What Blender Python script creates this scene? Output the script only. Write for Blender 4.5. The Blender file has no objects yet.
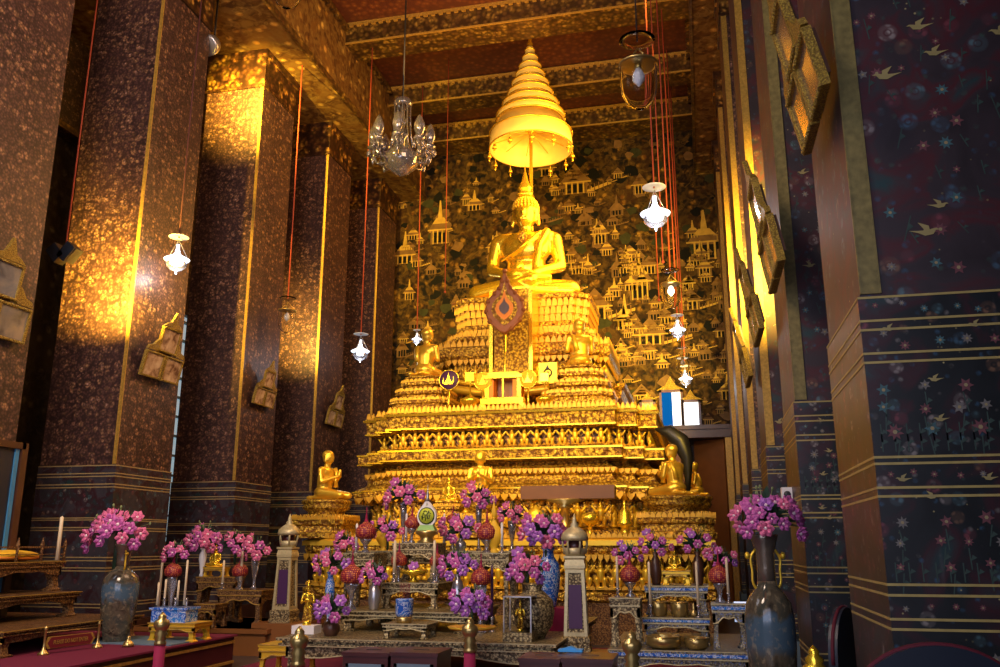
import bpy, bmesh, math, random
from mathutils import Vector, Matrix, noise as mnoise
R=random.Random(7)
C=bpy.context.scene.collection
PI=math.pi
# ------------------------------------------------------------------ camera model
F=860.;PT=math.atan(212/860.);YW=math.radians(13.0);CH=1.5
fw=Vector((-math.sin(YW)*math.cos(PT),math.cos(YW)*math.cos(PT),math.sin(PT)))
rt=Vector((math.cos(YW),math.sin(YW),0)); up=rt.cross(fw); CAM=Vector((0,0,CH))
def ray(px,py): return fw*F+rt*(px-500)+up*(333.5-py)
def aY(px,py,Y): r=ray(px,py); return CAM+r*(Y/r.y)
def aX(px,py,X): r=ray(px,py); return CAM+r*(X/r.x)
def aZ(px,py,Z): r=ray(px,py); return CAM+r*((Z-CH)/r.z)
def ppm(p): return F/((p-CAM).dot(fw))      # pixels per metre at a point
# ------------------------------------------------------------------ materials
MATS={}
class NT:
    def __init__(s,name):
        m=bpy.data.materials.new(name); m.use_nodes=True; s.m=m; s.t=m.node_tree; s.b=s.t.nodes['Principled BSDF']; MATS[name]=m
        s.tc=s.t.nodes.new('ShaderNodeTexCoord')
    def n(s,ty,**k):
        x=s.t.nodes.new(ty)
        for a,v in k.items():
            if a.startswith('i_'): x.inputs[a[2:]].default_value=v
            else: setattr(x,a,v)
        return x
    def l(s,a,b): s.t.links.new(a,b)
    def vec(s,scale=(1,1,1)):
        mp=s.n('ShaderNodeMapping'); s.l(s.tc.outputs['Object'],mp.inputs[0]); mp.inputs['Scale'].default_value=scale; return mp.outputs[0]
    def vor(s,sc,vec=None,feature='F1',rnd=1.,out='Distance'):
        v=s.n('ShaderNodeTexVoronoi'); v.feature=feature; v.inputs['Scale'].default_value=sc; v.inputs['Randomness'].default_value=rnd
        s.l(vec or s.tc.outputs['Object'],v.inputs['Vector']); return v.outputs[out]
    def noi(s,sc,vec=None,det=4,dist=0.,out='Fac'):
        v=s.n('ShaderNodeTexNoise'); v.inputs['Scale'].default_value=sc; v.inputs['Detail'].default_value=det; v.inputs['Distortion'].default_value=dist
        s.l(vec or s.tc.outputs['Object'],v.inputs['Vector']); return v.outputs[out]
    def ramp(s,fac,stops,interp='LINEAR'):
        r=s.n('ShaderNodeValToRGB'); r.color_ramp.interpolation=interp; e=r.color_ramp.elements
        while len(e)<len(stops): e.new(.5)
        for i,(p,c) in enumerate(stops):
            e[i].position=p; e[i].color=(c,c,c,1) if isinstance(c,(int,float)) else (*c,1)
        s.l(fac,r.inputs[0]); return r.outputs[0]
    def mix(s,fac,a,b,mode='MIX'):
        x=s.n('ShaderNodeMixRGB'); x.blend_type=mode
        for v,i in ((fac,0),(a,1),(b,2)):
            if isinstance(v,(int,float)): x.inputs[i].default_value=v if i==0 else (v,v,v,1)
            elif isinstance(v,tuple): x.inputs[i].default_value=(*v,1)
            else: s.l(v,x.inputs[i])
        return x.outputs[0]
    def math(s,op,a,b=0.):
        x=s.n('ShaderNodeMath'); x.operation=op
        for v,i in ((a,0),(b,1)):
            if isinstance(v,(int,float)): x.inputs[i].default_value=v
            else: s.l(v,x.inputs[i])
        return x.outputs[0]
    def sep(s):
        x=s.n('ShaderNodeSeparateXYZ'); s.l(s.tc.outputs['Object'],x.inputs[0]); return x.outputs
    def set(s,col=None,rough=.5,metal=0.,bump=None,bs=.5,bd=.02,spec=None):
        for v,k in ((col,'Base Color'),(rough,'Roughness'),(metal,'Metallic')):
            if v is None: continue
            if isinstance(v,tuple): s.b.inputs[k].default_value=(*v,1)
            elif isinstance(v,(int,float)): s.b.inputs[k].default_value=v
            else: s.l(v,s.b.inputs[k])
        if spec is not None: s.b.inputs['Specular IOR Level'].default_value=spec
        if bump is not None:
            b=s.n('ShaderNodeBump'); b.inputs['Strength'].default_value=bs; b.inputs['Distance'].default_value=bd
            s.l(bump,b.inputs['Height']); s.l(b.outputs[0],s.b.inputs['Normal'])
        return s.m
def plain(name,col,rough=.5,metal=0.,var=.12,sc=8.,spec=None):
    t=NT(name); f=t.noi(sc,det=3)
    c=t.mix(f,tuple(x*(1-var) for x in col),tuple(min(1,x*(1+var)) for x in col))
    return t.set(c,rough,metal,spec=spec)
def emis(name,col,strength,base=(.8,.8,.8)):
    t=NT(name); t.set(base,.4); t.b.inputs['Emission Color'].default_value=(*col,1); t.b.inputs['Emission Strength'].default_value=strength; return t.m
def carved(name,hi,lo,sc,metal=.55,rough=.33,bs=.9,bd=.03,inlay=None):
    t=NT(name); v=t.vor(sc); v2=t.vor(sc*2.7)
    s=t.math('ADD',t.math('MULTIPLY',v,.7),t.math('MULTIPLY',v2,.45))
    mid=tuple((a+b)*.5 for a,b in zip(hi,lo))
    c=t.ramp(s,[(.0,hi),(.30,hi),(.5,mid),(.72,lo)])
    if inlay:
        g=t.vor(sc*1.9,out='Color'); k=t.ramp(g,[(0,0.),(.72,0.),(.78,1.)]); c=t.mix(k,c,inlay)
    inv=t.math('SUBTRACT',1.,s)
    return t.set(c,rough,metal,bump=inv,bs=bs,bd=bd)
GOLD=(.95,.56,.07)
plain('gold',(1,.66,.05),.24,.8,.05)
plain('gold_satin',(.98,.62,.05),.40,.6,.1)
plain('gold_leaf',(.72,.40,.035),.45,.5,.15,12)
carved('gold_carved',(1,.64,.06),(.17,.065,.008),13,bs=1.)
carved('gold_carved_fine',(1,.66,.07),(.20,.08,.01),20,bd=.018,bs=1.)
carved('gold_recess',(.42,.20,.03),(.03,.01,.003),16,bd=.01)  # darker copy of the carved gold: recess shade put into its colour
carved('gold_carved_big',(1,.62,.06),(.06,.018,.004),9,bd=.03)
carved('silver_carved',(.62,.50,.24),(.06,.04,.018),36,metal=.4,rough=.42,bd=.006)
plain('pale_gilt',(.52,.45,.24),.4,.35,.3,30)
carved('silver_inlay',(.46,.40,.22),(.08,.07,.06),50,metal=.45,rough=.3,bd=.005,inlay=(.16,.22,.42))
carved('gilt_wood',(.40,.22,.07),(.08,.032,.014),42,metal=.4,rough=.42,bd=.012)
carved('frame_gilt',(.60,.42,.06),(.20,.12,.02),60,metal=.5,rough=.4,bd=.01)
def diaper(name,hi,mid,lo,sc,gold,rough=.38,gm=.35):
    t=NT(name); v=t.vor(sc,rnd=.55); v2=t.vor(sc*3.1); n=t.noi(1.1,det=3)
    v3=t.vor(sc*1.7,rnd=.9)
    a=t.ramp(v,[(0,hi),(.14,hi),(.22,mid),(.38,gold),(.47,mid),(.6,lo)])
    a=t.mix(t.ramp(v3,[(.06,.8),(.16,0.)]),a,hi); a=t.mix(t.ramp(v3,[(.42,0.),(.55,.75)]),a,lo)
    b=t.ramp(v2,[(0,1.3),(.3,.95),(.62,.3)]); c=t.mix(1.,a,b,'MULTIPLY')
    c=t.mix(t.ramp(n,[(.35,0.),(.65,.35)]),c,lo)
    m=t.ramp(v,[(.3,gm),(.5,gm*.4)])
    return t.set(c,rough,m,bump=v2,bs=.2,bd=.006)
diaper('diaper_left',(.52,.30,.23),(.24,.11,.075),(.075,.034,.030),7.6,(.40,.22,.11),rough=.5,gm=.12)
diaper('diaper_wall',(.42,.30,.22),(.15,.075,.05),(.05,.026,.024),7.,(.30,.19,.10),rough=.5,gm=.12)
diaper('frieze_band',(.8,.5,.12),(.3,.12,.03),(.05,.02,.01),3.2,(.7,.4,.08))
def painted(name,ground,sc=5.,red=.3,seed=0.):
    """dark lacquer ground with scattered rosettes, leaves and gold flecks"""
    t=NT(name); mp=t.n('ShaderNodeMapping'); t.l(t.tc.outputs['Object'],mp.inputs[0]); mp.inputs['Location'].default_value=(seed,seed*.7,seed*.3)
    nz=t.noi(3.,vec=mp.outputs[0],det=4,out='Color'); base=t.ramp(t.noi(2.6,vec=mp.outputs[0],det=5,dist=1.),[(.3,ground),(.47,tuple(x*1.6 for x in ground)),(.55,(.075*red*2,.012,.018)),(.72,(.012,.045,.05))])
    v=t.n('ShaderNodeTexVoronoi'); v.inputs['Scale'].default_value=sc; t.l(mp.outputs[0],v.inputs['Vector'])
    cc=t.n('ShaderNodeSeparateColor'); t.l(v.outputs['Color'],cc.inputs[0])
    pal=t.ramp(cc.outputs[0],[(0,(.10,.22,.26)),(.3,(.26,.06,.08)),(.5,(.36,.32,.30)),(.68,(.06,.14,.22)),(.85,(.26,.14,.08))],'CONSTANT')
    v2=t.vor(sc*4,vec=mp.outputs[0]); ring=t.ramp(v.outputs['Distance'],[(0,1.),(.07,1.),(.10,.1),(.16,.8),(.25,.6),(.31,0.)])
    pet=t.ramp(v2,[(.25,1.),(.5,.25)]); k=t.math('MULTIPLY',t.math('MULTIPLY',ring,pet),.8)
    c=t.mix(k,base,pal)
    w3=t.n('ShaderNodeTexVoronoi'); w3.inputs['Scale'].default_value=sc*2.1; t.l(mp.outputs[0],w3.inputs['Vector'])
    c3=t.n('ShaderNodeSeparateColor'); t.l(w3.outputs['Color'],c3.inputs[0])
    p3=t.ramp(c3.outputs[1],[(0,(.04,.09,.07)),(.35,(.14,.03,.05)),(.6,(.17,.16,.15)),(.8,(.03,.08,.14))],'CONSTANT')
    c=t.mix(t.math('MULTIPLY',t.ramp(w3.outputs['Distance'],[(.0,.2),(.08,.9),(.17,.5),(.26,0.)]),t.ramp(t.noi(sc*5,vec=mp.outputs[0]),[(.4,.1),(.6,.9)])),c,p3)
    g=t.vor(sc*2.3,vec=mp.outputs[0]); gk=t.math('MULTIPLY',t.ramp(g,[(0,1.),(.06,1.),(.10,0.)]),t.ramp(t.noi(2.,vec=mp.outputs[0]),[(.45,0.),(.6,1.)]))
    c=t.mix(gk,c,(.42,.36,.16))
    return t,c
def mk_painted(name,*a,**k):
    t,c=painted(name,*a,**k); return t.set(c,.5,0.)
mk_painted('lacquer_right',(.020,.014,.018),5.5,.45)
LINES=[2.747,2.623,2.575,2.451,2.404,1.925,1.893,1.776,1.734,1.318,1.269,1.16,1.114,.62,.57,.45]
def mk_dado(name,ground,line,sc,seed):
    t,c=painted(name,ground,sc,.25,seed)
    # row of lotus stems between the line pairs: vertical streaks
    w=t.vor(9,vec=t.vec((1,1,.12)))
    c=t.mix(t.math('MULTIPLY',t.ramp(w,[(.0,1.),(.12,0.)]),.35),c,(.10,.09,.10))
    return t.set(c,.4,0.)
mk_dado('dado_right',(.007,.009,.011),(.34,.26,.09),7.5,3.)
mk_dado('dado_left',(.030,.026,.034),(.42,.32,.16),7.5,9.)
def mk_mural(name,dark,warm,hi,seed):
    t=NT(name); mp=t.n('ShaderNodeMapping'); t.l(t.tc.outputs['Object'],mp.inputs[0]); mp.inputs['Location'].default_value=(seed,0,seed)
    n1=t.noi(.55,vec=mp.outputs[0],det=5,dist=1.4); n2=t.noi(2.2,vec=mp.outputs[0],det=6,dist=1.2); v=t.vor(3.2,vec=mp.outputs[0])
    n3=t.noi(6.,vec=mp.outputs[0],det=6,dist=.6)
    a=t.ramp(n1,[(.3,dark),(.45,tuple(x*.7 for x in warm)),(.50,dark),(.60,warm),(.7,tuple(x*1.5 for x in warm))])
    a=t.mix(t.ramp(n3,[(.42,0.),(.62,.9)]),a,tuple((x+y)*.5 for x,y in zip(hi,warm)))
    b=t.ramp(n2,[(.50,0.),(.58,.1),(.62,.85),(.66,.1),(.74,.7)])
    c=t.mix(b,a,hi); c=t.mix(t.ramp(v,[(.14,0.),(.34,.75)]),c,dark,'MIX')
    return t.set(c,.75,0.,spec=.1)
plain('trim_gold',(.46,.28,.05),.45,.3,.6,30)
plain('trim_green',(.20,.16,.05),.5,.2,.6,26)
mk_mural('mural',(.006,.006,.006),(.10,.04,.008),(.42,.24,.04),2.)
mk_mural('mural_side',(.03,.026,.022),(.10,.075,.045),(.20,.16,.10),8.)
mk_mural('mural_frieze',(.05,.022,.01),(.30,.15,.03),(.60,.42,.12),5.)
plain('mural_gold',(.42,.27,.05),.6,.0,.6,5,spec=.1); plain('mural_pale',(.15,.085,.03),.6,0,.6,5,spec=.1); plain('mural_green',(.03,.032,.014),.7,0,.5,8,spec=.1); plain('mural_dark',(.006,.006,.005),.7,spec=.1); plain('mural_red',(.16,.05,.015),.6,spec=.1)
plain('bird_gold',(.34,.28,.11),.5,.1,.2)
def mk_ceiling():
    t=NT('ceiling_red'); v=t.vor(2.2,rnd=.3); n=t.noi(1.2)
    v=t.vor(7.,rnd=1.); c=t.ramp(v,[(0,(.24,.11,.03)),(.2,(.15,.045,.015)),(.45,(.11,.03,.012)),(.6,(.08,.02,.01))]); c=t.mix(t.ramp(n,[(.4,0.),(.65,.5)]),c,(.06,.018,.01))
    return t.set(c,.55,.1)
mk_ceiling()
diaper('beam_gilt',(.55,.36,.07),(.22,.13,.03),(.10,.05,.015),2.8,(.45,.28,.05))
plain('wood_dark',(.07,.028,.016),.35,0,.35,5); plain('wood_red',(.055,.012,.012),.3,0,.3,6); plain('wood_brown',(.22,.085,.022),.4,0,.2,4)
plain('carpet_red',(.15,.002,.034),.9,0,.25,30); plain('velvet_red',(.27,.004,.05),.8,0,.15,20); plain('cloth_yellow',(.85,.50,.02),.6); plain('cloth_orange',(.8,.25,.02),.6)
plain('stone_floor',(.06,.05,.05),.35,0,.3,3); plain('blue_grey',(.12,.19,.25),.6); plain('navy',(.012,.018,.032),.4,0,.3,5); plain('velvet_dark',(.09,.003,.014),.8); plain('rim_red',(.16,.015,.02),.4)
plain('white_porcelain',(.75,.78,.85),.2,0,.05); plain('candle_wax',(.80,.66,.42),.5); plain('black',(.012,.012,.014),.4); plain('brass',(.55,.40,.14),.28,.85); plain('steel',(.5,.5,.52),.3,.8)
plain('cord_red',(.33,.05,.02),.7); plain('cord_dark',(.08,.02,.02),.7); plain('leaf_green',(.02,.055,.028),.55,0,.4,9); plain('bud_green',(.20,.25,.10),.5)
plain('petal_pink',(.74,.17,.34),.5,0,.25,14); plain('petal_magenta',(.58,.13,.42),.5,0,.25,14); plain('petal_violet',(.44,.15,.56),.5,0,.25,14); plain('petal_core',(.92,.72,.74),.5)
plain('purple',(.055,.012,.075),.5); plain('green_lime',(.55,.62,.05),.5); plain('green_pale',(.35,.6,.2),.5); plain('white',(.8,.78,.76),.5)
def mk_net():
    t=NT('red_net'); s=t.n('ShaderNodeTexBrick'); v=t.vor(5.5,rnd=.2)
    c=t.ramp(v,[(0,(.85,.45,.06)),(.30,(.70,.24,.04)),(.40,(.30,.005,.03)),(.6,(.18,.003,.025))]); return t.set(c,.55)
mk_net()
def mk_bluewhite():
    t=NT('blue_white'); n=t.noi(17,det=3,dist=1.5); c=t.ramp(n,[(.45,(.02,.12,.55)),(.5,(.7,.78,.85)),(.56,(.03,.2,.65))]); return t.set(c,.15)
mk_bluewhite()
def mk_vase():
    t=NT('painted_porcelain'); z=t.sep()[2]; n=t.noi(5,det=6,dist=.8); n2=t.noi(16,det=4)
    a=t.ramp(n,[(.35,(.03,.026,.02)),(.5,(.11,.09,.06)),(.62,(.05,.06,.05)),(.72,(.20,.09,.05))])
    s=t.ramp(t.math('ADD',t.math('MULTIPLY',z,.75),t.math('MULTIPLY',n,.25)),[(.0,0.),(.60,0.),(.68,.9),(.80,.9),(.84,0.)])
    c=t.mix(s,a,(.07,.13,.19)); c=t.mix(t.ramp(n2,[(.55,0.),(.7,.4)]),c,(.4,.33,.2)); return t.set(c,.12,.1)
mk_vase()
plain('gilt_porcelain',(.22,.18,.14),.18,.6,.35,20)
def mk_glass(name,col=(1,1,1),rough=.02):
    t=NT(name); t.set(col,rough); t.b.inputs['Transmission Weight'].default_value=1.; t.b.inputs['IOR'].default_value=1.13; return t.m
mk_glass('glass'); mk_glass('glass_smoke',(.75,.7,.7)); 
t=NT('crystal'); t.set((.50,.48,.50),.10,.3); t.b.inputs['Transmission Weight'].default_value=.75
t=NT('glass_picture'); n=t.noi(3,det=5,dist=.5); c=t.ramp(n,[(.35,(.10,.10,.11)),(.5,(.22,.22,.22)),(.65,(.36,.32,.26))]); t.set(c,.12,.35)
t=NT('picture_warm'); n=t.noi(5,det=5,dist=.5); c=t.ramp(n,[(.35,(.14,.07,.04)),(.5,(.42,.28,.17)),(.65,(.6,.46,.3))]); t.set(c,.25,0)
t=NT('mirror_glass'); t.set((.62,.56,.5),.16,.9)
emis('lamp_white',(.75,.85,1.),14.); emis('lamp_glow',(.7,.82,1.),1.6); emis('lamp_warm',(1,.85,.6),9.); emis('pane_white',(.80,.90,1.),1.7); emis('pane_blue',(.004,.12,.42),1.,(0,.01,.02)); MATS['pane_blue'].node_tree.nodes['Principled BSDF'].inputs['Specular IOR Level'].default_value=0; emis('pane_dim',(.35,.55,.65),.55); emis('screen',(.5,.65,1.),.9)  # blue and white panes carry reflections in framed glass as emission
# ------------------------------------------------------------------ mesh helpers
class MB:
    def __init__(s): s.bm=bmesh.new(); s.mi=0; s.sm=False
    def _f(s,vs):
        try: f=s.bm.faces.new(vs)
        except ValueError: return
        f.material_index=s.mi; f.smooth=s.sm
    def box(s,x0,x1,y0,y1,z0,z1,M=None):
        v=[Vector((x,y,z)) for x in(x0,x1) for y in(y0,y1) for z in(z0,z1)]
        if M: v=[M@p for p in v]
        v=[s.bm.verts.new(p) for p in v]
        for q in ((0,1,3,2),(4,6,7,5),(0,4,5,1),(2,3,7,6),(0,2,6,4),(1,5,7,3)): s._f([v[i] for i in q])
        return s
    def rings(s,rs,cap=True,M=None,closed=True):
        prev=None; first=None
        for r in rs:
            vs=[s.bm.verts.new(M@Vector(p) if M else p) for p in r]
            if prev:
                n=len(vs)
                for i in range(n if closed else n-1): s._f([prev[i],prev[(i+1)%n],vs[(i+1)%n],vs[i]])
            else: first=vs
            prev=vs
        if cap: s._f(first[::-1]); s._f(prev)
        return s
    def lathe(s,prof,n=16,c=(0,0,0),M=None,smooth=True,sq=1.,flute=0,fa=0.,cap=True):
        o=s.sm; s.sm=smooth
        s.rings([[(c[0]+max(r,1e-4)*(1+(fa*abs(math.sin(flute*a/2)) if flute else 0))*math.cos(a),c[1]+max(r,1e-4)*sq*(1+(fa*abs(math.sin(flute*a/2)) if flute else 0))*math.sin(a),c[2]+z) for a in [2*PI*i/n for i in range(n)]] for r,z in prof],M=M,cap=cap); s.sm=o; return s
    def tube(s,pts,rad,n=8,M=None):
        pts=[Vector(p) for p in pts]; o=s.sm; s.sm=True; rs=[]
        for i,p in enumerate(pts):
            d=(pts[min(i+1,len(pts)-1)]-pts[max(i-1,0)]).normalized()
            a=d.orthogonal().normalized() if i==0 else (a-d*a.dot(d)).normalized()
            b=d.cross(a); r=rad[i] if isinstance(rad,(list,tuple)) else rad
            rs.append([p+(a*math.cos(t)+b*math.sin(t))*r for t in [2*PI*k/n for k in range(n)]])
        s.rings(rs,M=M); s.sm=o; return s
    def ball(s,c,r,n=12,m=8,M=None):
        if isinstance(r,(int,float)): r=(r,r,r)
        o=s.sm; s.sm=True
        s.rings([[(c[0]+r[0]*math.sin(b)*math.cos(a),c[1]+r[1]*math.sin(b)*math.sin(a),c[2]-r[2]*math.cos(b)) for a in [2*PI*i/n for i in range(n)]] for b in [max(.02,min(PI-.02,PI*j/m)) for j in range(m+1)]],M=M); s.sm=o; return s
    def prism(s,poly,y0,y1,M=None):   # poly in xz, extruded along y
        s.rings([[(x,y0,z) for x,z in poly],[(x,y1,z) for x,z in poly]],M=M); return s
    def cap(s,p0,p1,r0,r1,n=12):
        p0=Vector(p0);p1=Vector(p1);d=(p1-p0); L=d.length; d.normalize(); q=d.to_track_quat('Z','Y').to_matrix().to_4x4(); q.translation=p0
        pr=[(r0*math.cos(a),r0*math.sin(a)) for a in [-PI/2+PI/2*i/4 for i in range(5)]]+[(r1*math.cos(a),L+r1*math.sin(a)) for a in [PI/2*i/4 for i in range(5)]]
        return s.lathe(pr,n,M=q)
    def done(s,name,mats,parent=None,loc=None,rot=None):
        bmesh.ops.recalc_face_normals(s.bm,faces=s.bm.faces)
        me=bpy.data.meshes.new(name); s.bm.to_mesh(me); s.bm.free()
        for m in ([mats] if isinstance(mats,str) else mats): me.materials.append(MATS[m])
        o=bpy.data.objects.new(name,me); C.objects.link(o)
        if parent: o.parent=parent
        if loc is not None: o.location=loc
        if rot is not None: o.rotation_euler=rot
        return o
def tag(o,label=None,cat=None,group=None,kind=None):
    if label: o['label']=label
    if cat: o['category']=cat
    if group: o['group']=group
    if kind: o['kind']=kind
    return o
def thing(name,label,cat,loc=(0,0,0),rz=0,group=None,scale=1.):
    o=bpy.data.objects.new(name,None); C.objects.link(o); o.location=loc; o.rotation_euler=(0,0,rz); o.scale=(scale,)*3; o.empty_display_size=.1
    return tag(o,label,cat,group)
def dup(r,loc,rz=None,label=None,scale=None,group=None):
    def cp(o,par):
        c=o.copy(); C.objects.link(c); c.parent=par
        for ch in KIDS.get(o,o.children): cp(ch,c)
        return c
    c=cp(r,None); c.location=loc
    if rz is not None: c.rotation_euler=(0,0,rz)
    if scale is not None: c.scale=(scale,)*3 if isinstance(scale,(int,float)) else scale
    if label: c['label']=label
    if group: c['group']=group
    return c
KIDS={}
class Proto:
    """first use moves the original, later uses copy it"""
    def __init__(s,o): s.o=o; s.used=False
    def at(s,loc,rz=0,label=None,scale=1.,group=None):
        if not s.used:
            s.used=True; o=s.o; o.location=loc; o.rotation_euler=(0,0,rz); o.scale=(scale,)*3 if isinstance(scale,(int,float)) else scale
            if label: o['label']=label
            if group: o['group']=group
            return o
        return dup(s.o,loc,rz,label,scale,group)
def struct(o): o['kind']='structure'; return o
def blobmesh(name,parts,mat,voxel,parent=None,smooth=6):
    m=MB()
    for p in parts:
        if p[0]=='s':
            M=None
            if len(p)>3: M=Matrix.Translation(p[1])@p[3].to_matrix().to_4x4(); m.ball((0,0,0),p[2],16,10,M=M)
            else: m.ball(p[1],p[2],16,10)
        else: m.cap(p[1],p[2],p[3],p[4])
    o=m.done(name,mat,parent)
    md=o.modifiers.new('r','REMESH'); md.mode='VOXEL'; md.voxel_size=voxel; md.use_smooth_shade=True
    s=o.modifiers.new('s','SMOOTH'); s.factor=.5; s.iterations=smooth
    dg=bpy.context.evaluated_depsgraph_get(); dg.update()
    me=bpy.data.meshes.new_from_object(o.evaluated_get(dg)); o.modifiers.clear(); o.data=me
    for p in me.polygons: p.use_smooth=True
    if not me.materials: me.materials.append(MATS[mat])
    return o
# ------------------------------------------------------------------ room shell
LX=-9.1; RX=.86; SOF=12.45; AX=-8.3; CEIL=14.6; BY=25.0; WX=-13.0
m=MB(); m.box(-15,6,-3,26,-.2,0); struct(m.done('floor','stone_floor'))
m=MB(); m.box(-15,6,-3,26,CEIL,CEIL+.3); struct(m.done('ceiling','ceiling_red'))
for i,(y0,y1,z) in enumerate([(8.6,9.4,14.0),(11.9,12.7,14.0),(15.0,15.8,14.0),(18.3,19.1,14.0),(21.5,22.2,13.95),(24.0,24.99,13.95)]):
    b=bpy.data.objects.new('ceiling_beam',None); C.objects.link(b); struct(b)
    m=MB(); m.box(AX-.02,.9,y0,y1,z,CEIL+.01); m.done('beam_face','beam_gilt',b)
    m=MB(); m.box(AX,.88,y0-.05,y0+.0,z+.54,z+.6); m.box(AX,.88,y0-.03,y0,z,z+.045)
    for k in range(46): m.box(AX+.1+k*.2,AX+.2+k*.2,y0-.06,y0-.0,z+.48,z+.53)
    m.done('gilt_molding','trim_gold',b)
# architraves: left and right
for nm,x0,x1 in (('left',WX,AX),('right',.35,6)):
    b=bpy.data.objects.new('trim_'+('1' if nm=='left' else '2'),None); C.objects.link(b); struct(b)
    m=MB(); m.box(x0,x1,-3,BY,SOF,CEIL+.02); m.done('architrave','mural_frieze',b)
    fx=x1 if nm=='left' else x0; s=1 if nm=='left' else -1
    m=MB(); m.box(min(fx,fx+s*.06),max(fx,fx+s*.06),-3,BY,SOF-.02,SOF+.14); m.box(min(fx,fx+s*.08),max(fx,fx+s*.08),-3,BY,CEIL-.25,CEIL-.08)
    for k in range(90): m.box(min(fx,fx+s*.12),max(fx,fx+s*.12),2+k*.25,2.12+k*.25,CEIL-.3,CEIL-.25)
    m.done('architrave_molding','beam_gilt',b)
# back wall with mural architecture painted on it
m=MB(); m.box(-15,-1.5,BY,BY+.3,0,CEIL); m.box(-1.5,.8,BY,BY+.3,4.5,CEIL); m.box(.8,6,BY,BY+.3,0,CEIL)
def flat(m,pts,mi,y): m.mi=mi; m._f([m.bm.verts.new((x,y,z)) for x,z in pts])
def pav(m,x,z,s,mi):
    """a painted palace building: outlined body with gold posts, dark inside, tiered roof"""
    y=BY-.004; w=s*R.uniform(.7,1.3); h=s*R.uniform(.4,.7); k=R.random()
    def q(pts,c,d): flat(m,[(x+a*w,z+b) for a,b in pts],c,y-d)
    q([(-.5,0),(.5,0),(.5,h),(-.5,h)],2,0)
    q([(-.42,h*.1),(.42,h*.1),(.42,h*.85),(-.42,h*.85)],4,.002)
    for j in range(4): q([(-.4+j*.24,0),(-.33+j*.24,0),(-.33+j*.24,h),(-.4+j*.24,h)],mi,.004)
    q([(-.64,h),(.64,h),(.40,h+s*.28),(-.40,h+s*.28)],2,.003); q([(-.66,h-.02*s),(.66,h-.02*s),(.66,h+.04*s),(-.66,h+.04*s)],mi,.005)
    q([(-.42,h+s*.26),(.42,h+s*.26),(.2,h+s*.5),(-.2,h+s*.5)],mi if k<.5 else 5,.004)
    if k<.35: q([(-.12,h+s*.5),(.12,h+s*.5),(.03,h+s*1.2),(-.03,h+s*1.2)],mi,.004)
    else: q([(-.25,h+s*.48),(.25,h+s*.48),(0,h+s*.78)],2,.005)
    if k>.5:
        q([(.5,0),(1.5,.28*s),(1.5,.40*s),(.5,.12*s)],mi,.001)
        for j in range(5): q([(.6+j*.18,.02*s+j*.05*s),(.64+j*.18,.02*s+j*.05*s),(.64+j*.18,.30*s+j*.05*s),(.6+j*.18,.30*s+j*.05*s)],2,.003)
spots=[(575,185,1),(600,235,.7),(440,235,1),(405,255,.8),(705,250,1),(640,185,.6),(595,310,.9),(640,290,1),(625,320,.8),(650,335,.8),(690,300,.6)]
for px,py,s in spots:
    p=aY(px,py,BY); pav(m,p.x,p.z-.3,s*.85,1)
for i in range(240):
    px=R.uniform(540,735) if i%5 else R.uniform(398,500); py=R.uniform(175,430) if px<620 else R.uniform(230,425)
    p=aY(px,py,BY); pav(m,p.x,p.z,R.uniform(.16,.42),R.choice([1,1,2]))
# trees and rocks: irregular blotches
for i in range(420):
    px=R.uniform(398,735); py=R.uniform(120,430); p=aY(px,py,BY); r=R.uniform(.06,.24)
    flat(m,[(p.x+r*R.uniform(.6,1.2)*math.cos(a),p.z+r*R.uniform(.5,1.)*math.sin(a)) for a in [2*PI*k/9 for k in range(9)]],R.choice([4,4,4,4,2,6,6,0]),BY-.0015-.0001*i/10)
wb=m.done('wall_back',['mural','mural_gold','mural_pale','mural_red','mural_dark','mural_frieze','mural_green']); struct(wb)
# left outer wall: pier, recessed painted niche, narrow window
m=MB(); m.box(WX-1.2,WX,-3,14.1,0,CEIL); m.box(WX-1.2,WX,14.1,17.6,10.3,CEIL); m.box(WX-1.2,WX,17.6,19.35,0,CEIL)
m.box(WX-1.2,WX,19.35,20.2,7.4,CEIL); m.box(WX-1.2,WX,19.35,20.2,0,1.6); m.box(WX-1.2,WX,20.2,BY,0,CEIL)
struct(m.done('wall_left','diaper_wall'))
m=MB(); m.box(WX-1.2,WX-.45,14.1,17.6,0,10.3); struct(m.done('wall_left','mural_side'))
m=MB(); m.box(WX-.02,WX+.06,14.0,17.7,10.22,10.36); m.box(WX-.46,WX+.05,14.06,14.16,2.9,10.3); struct(m.done('trim_3','beam_gilt'))
w=bpy.data.objects.new('window_1',None); C.objects.link(w); struct(w)
m=MB(); m.box(WX-.2,WX-.15,19.35,20.2,1.6,7.4); m.done('window_pane','pane_dim',w)
m=MB(); m.box(WX-.15,WX-.02,19.35,19.43,1.6,7.4); m.box(WX-.15,WX-.02,20.12,20.2,1.6,7.4)
for k in range(12): m.box(WX-.14,WX-.04,19.4,20.15,1.7+k*.5,1.75+k*.5)
m.done('window_frame','blue_grey',w)
# dado band on the outer left wall with the shrine panel frame
m=MB(); m.box(WX,WX+.05,-3,14.1,0,2.9); struct(m.done('trim_4','dado_left'))
m=MB(); m.box(6,6.3,-3,26,0,CEIL); struct(m.done('wall_right','diaper_wall'))
m=MB(); m.box(3.4,6.3,-3.3,-3,0,CEIL); m.box(-15,-7.5,-3.3,-3,0,CEIL); m.box(-7.5,3.4,-3.3,-3,6.5,CEIL); struct(m.done('wall_front','diaper_wall'))
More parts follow.
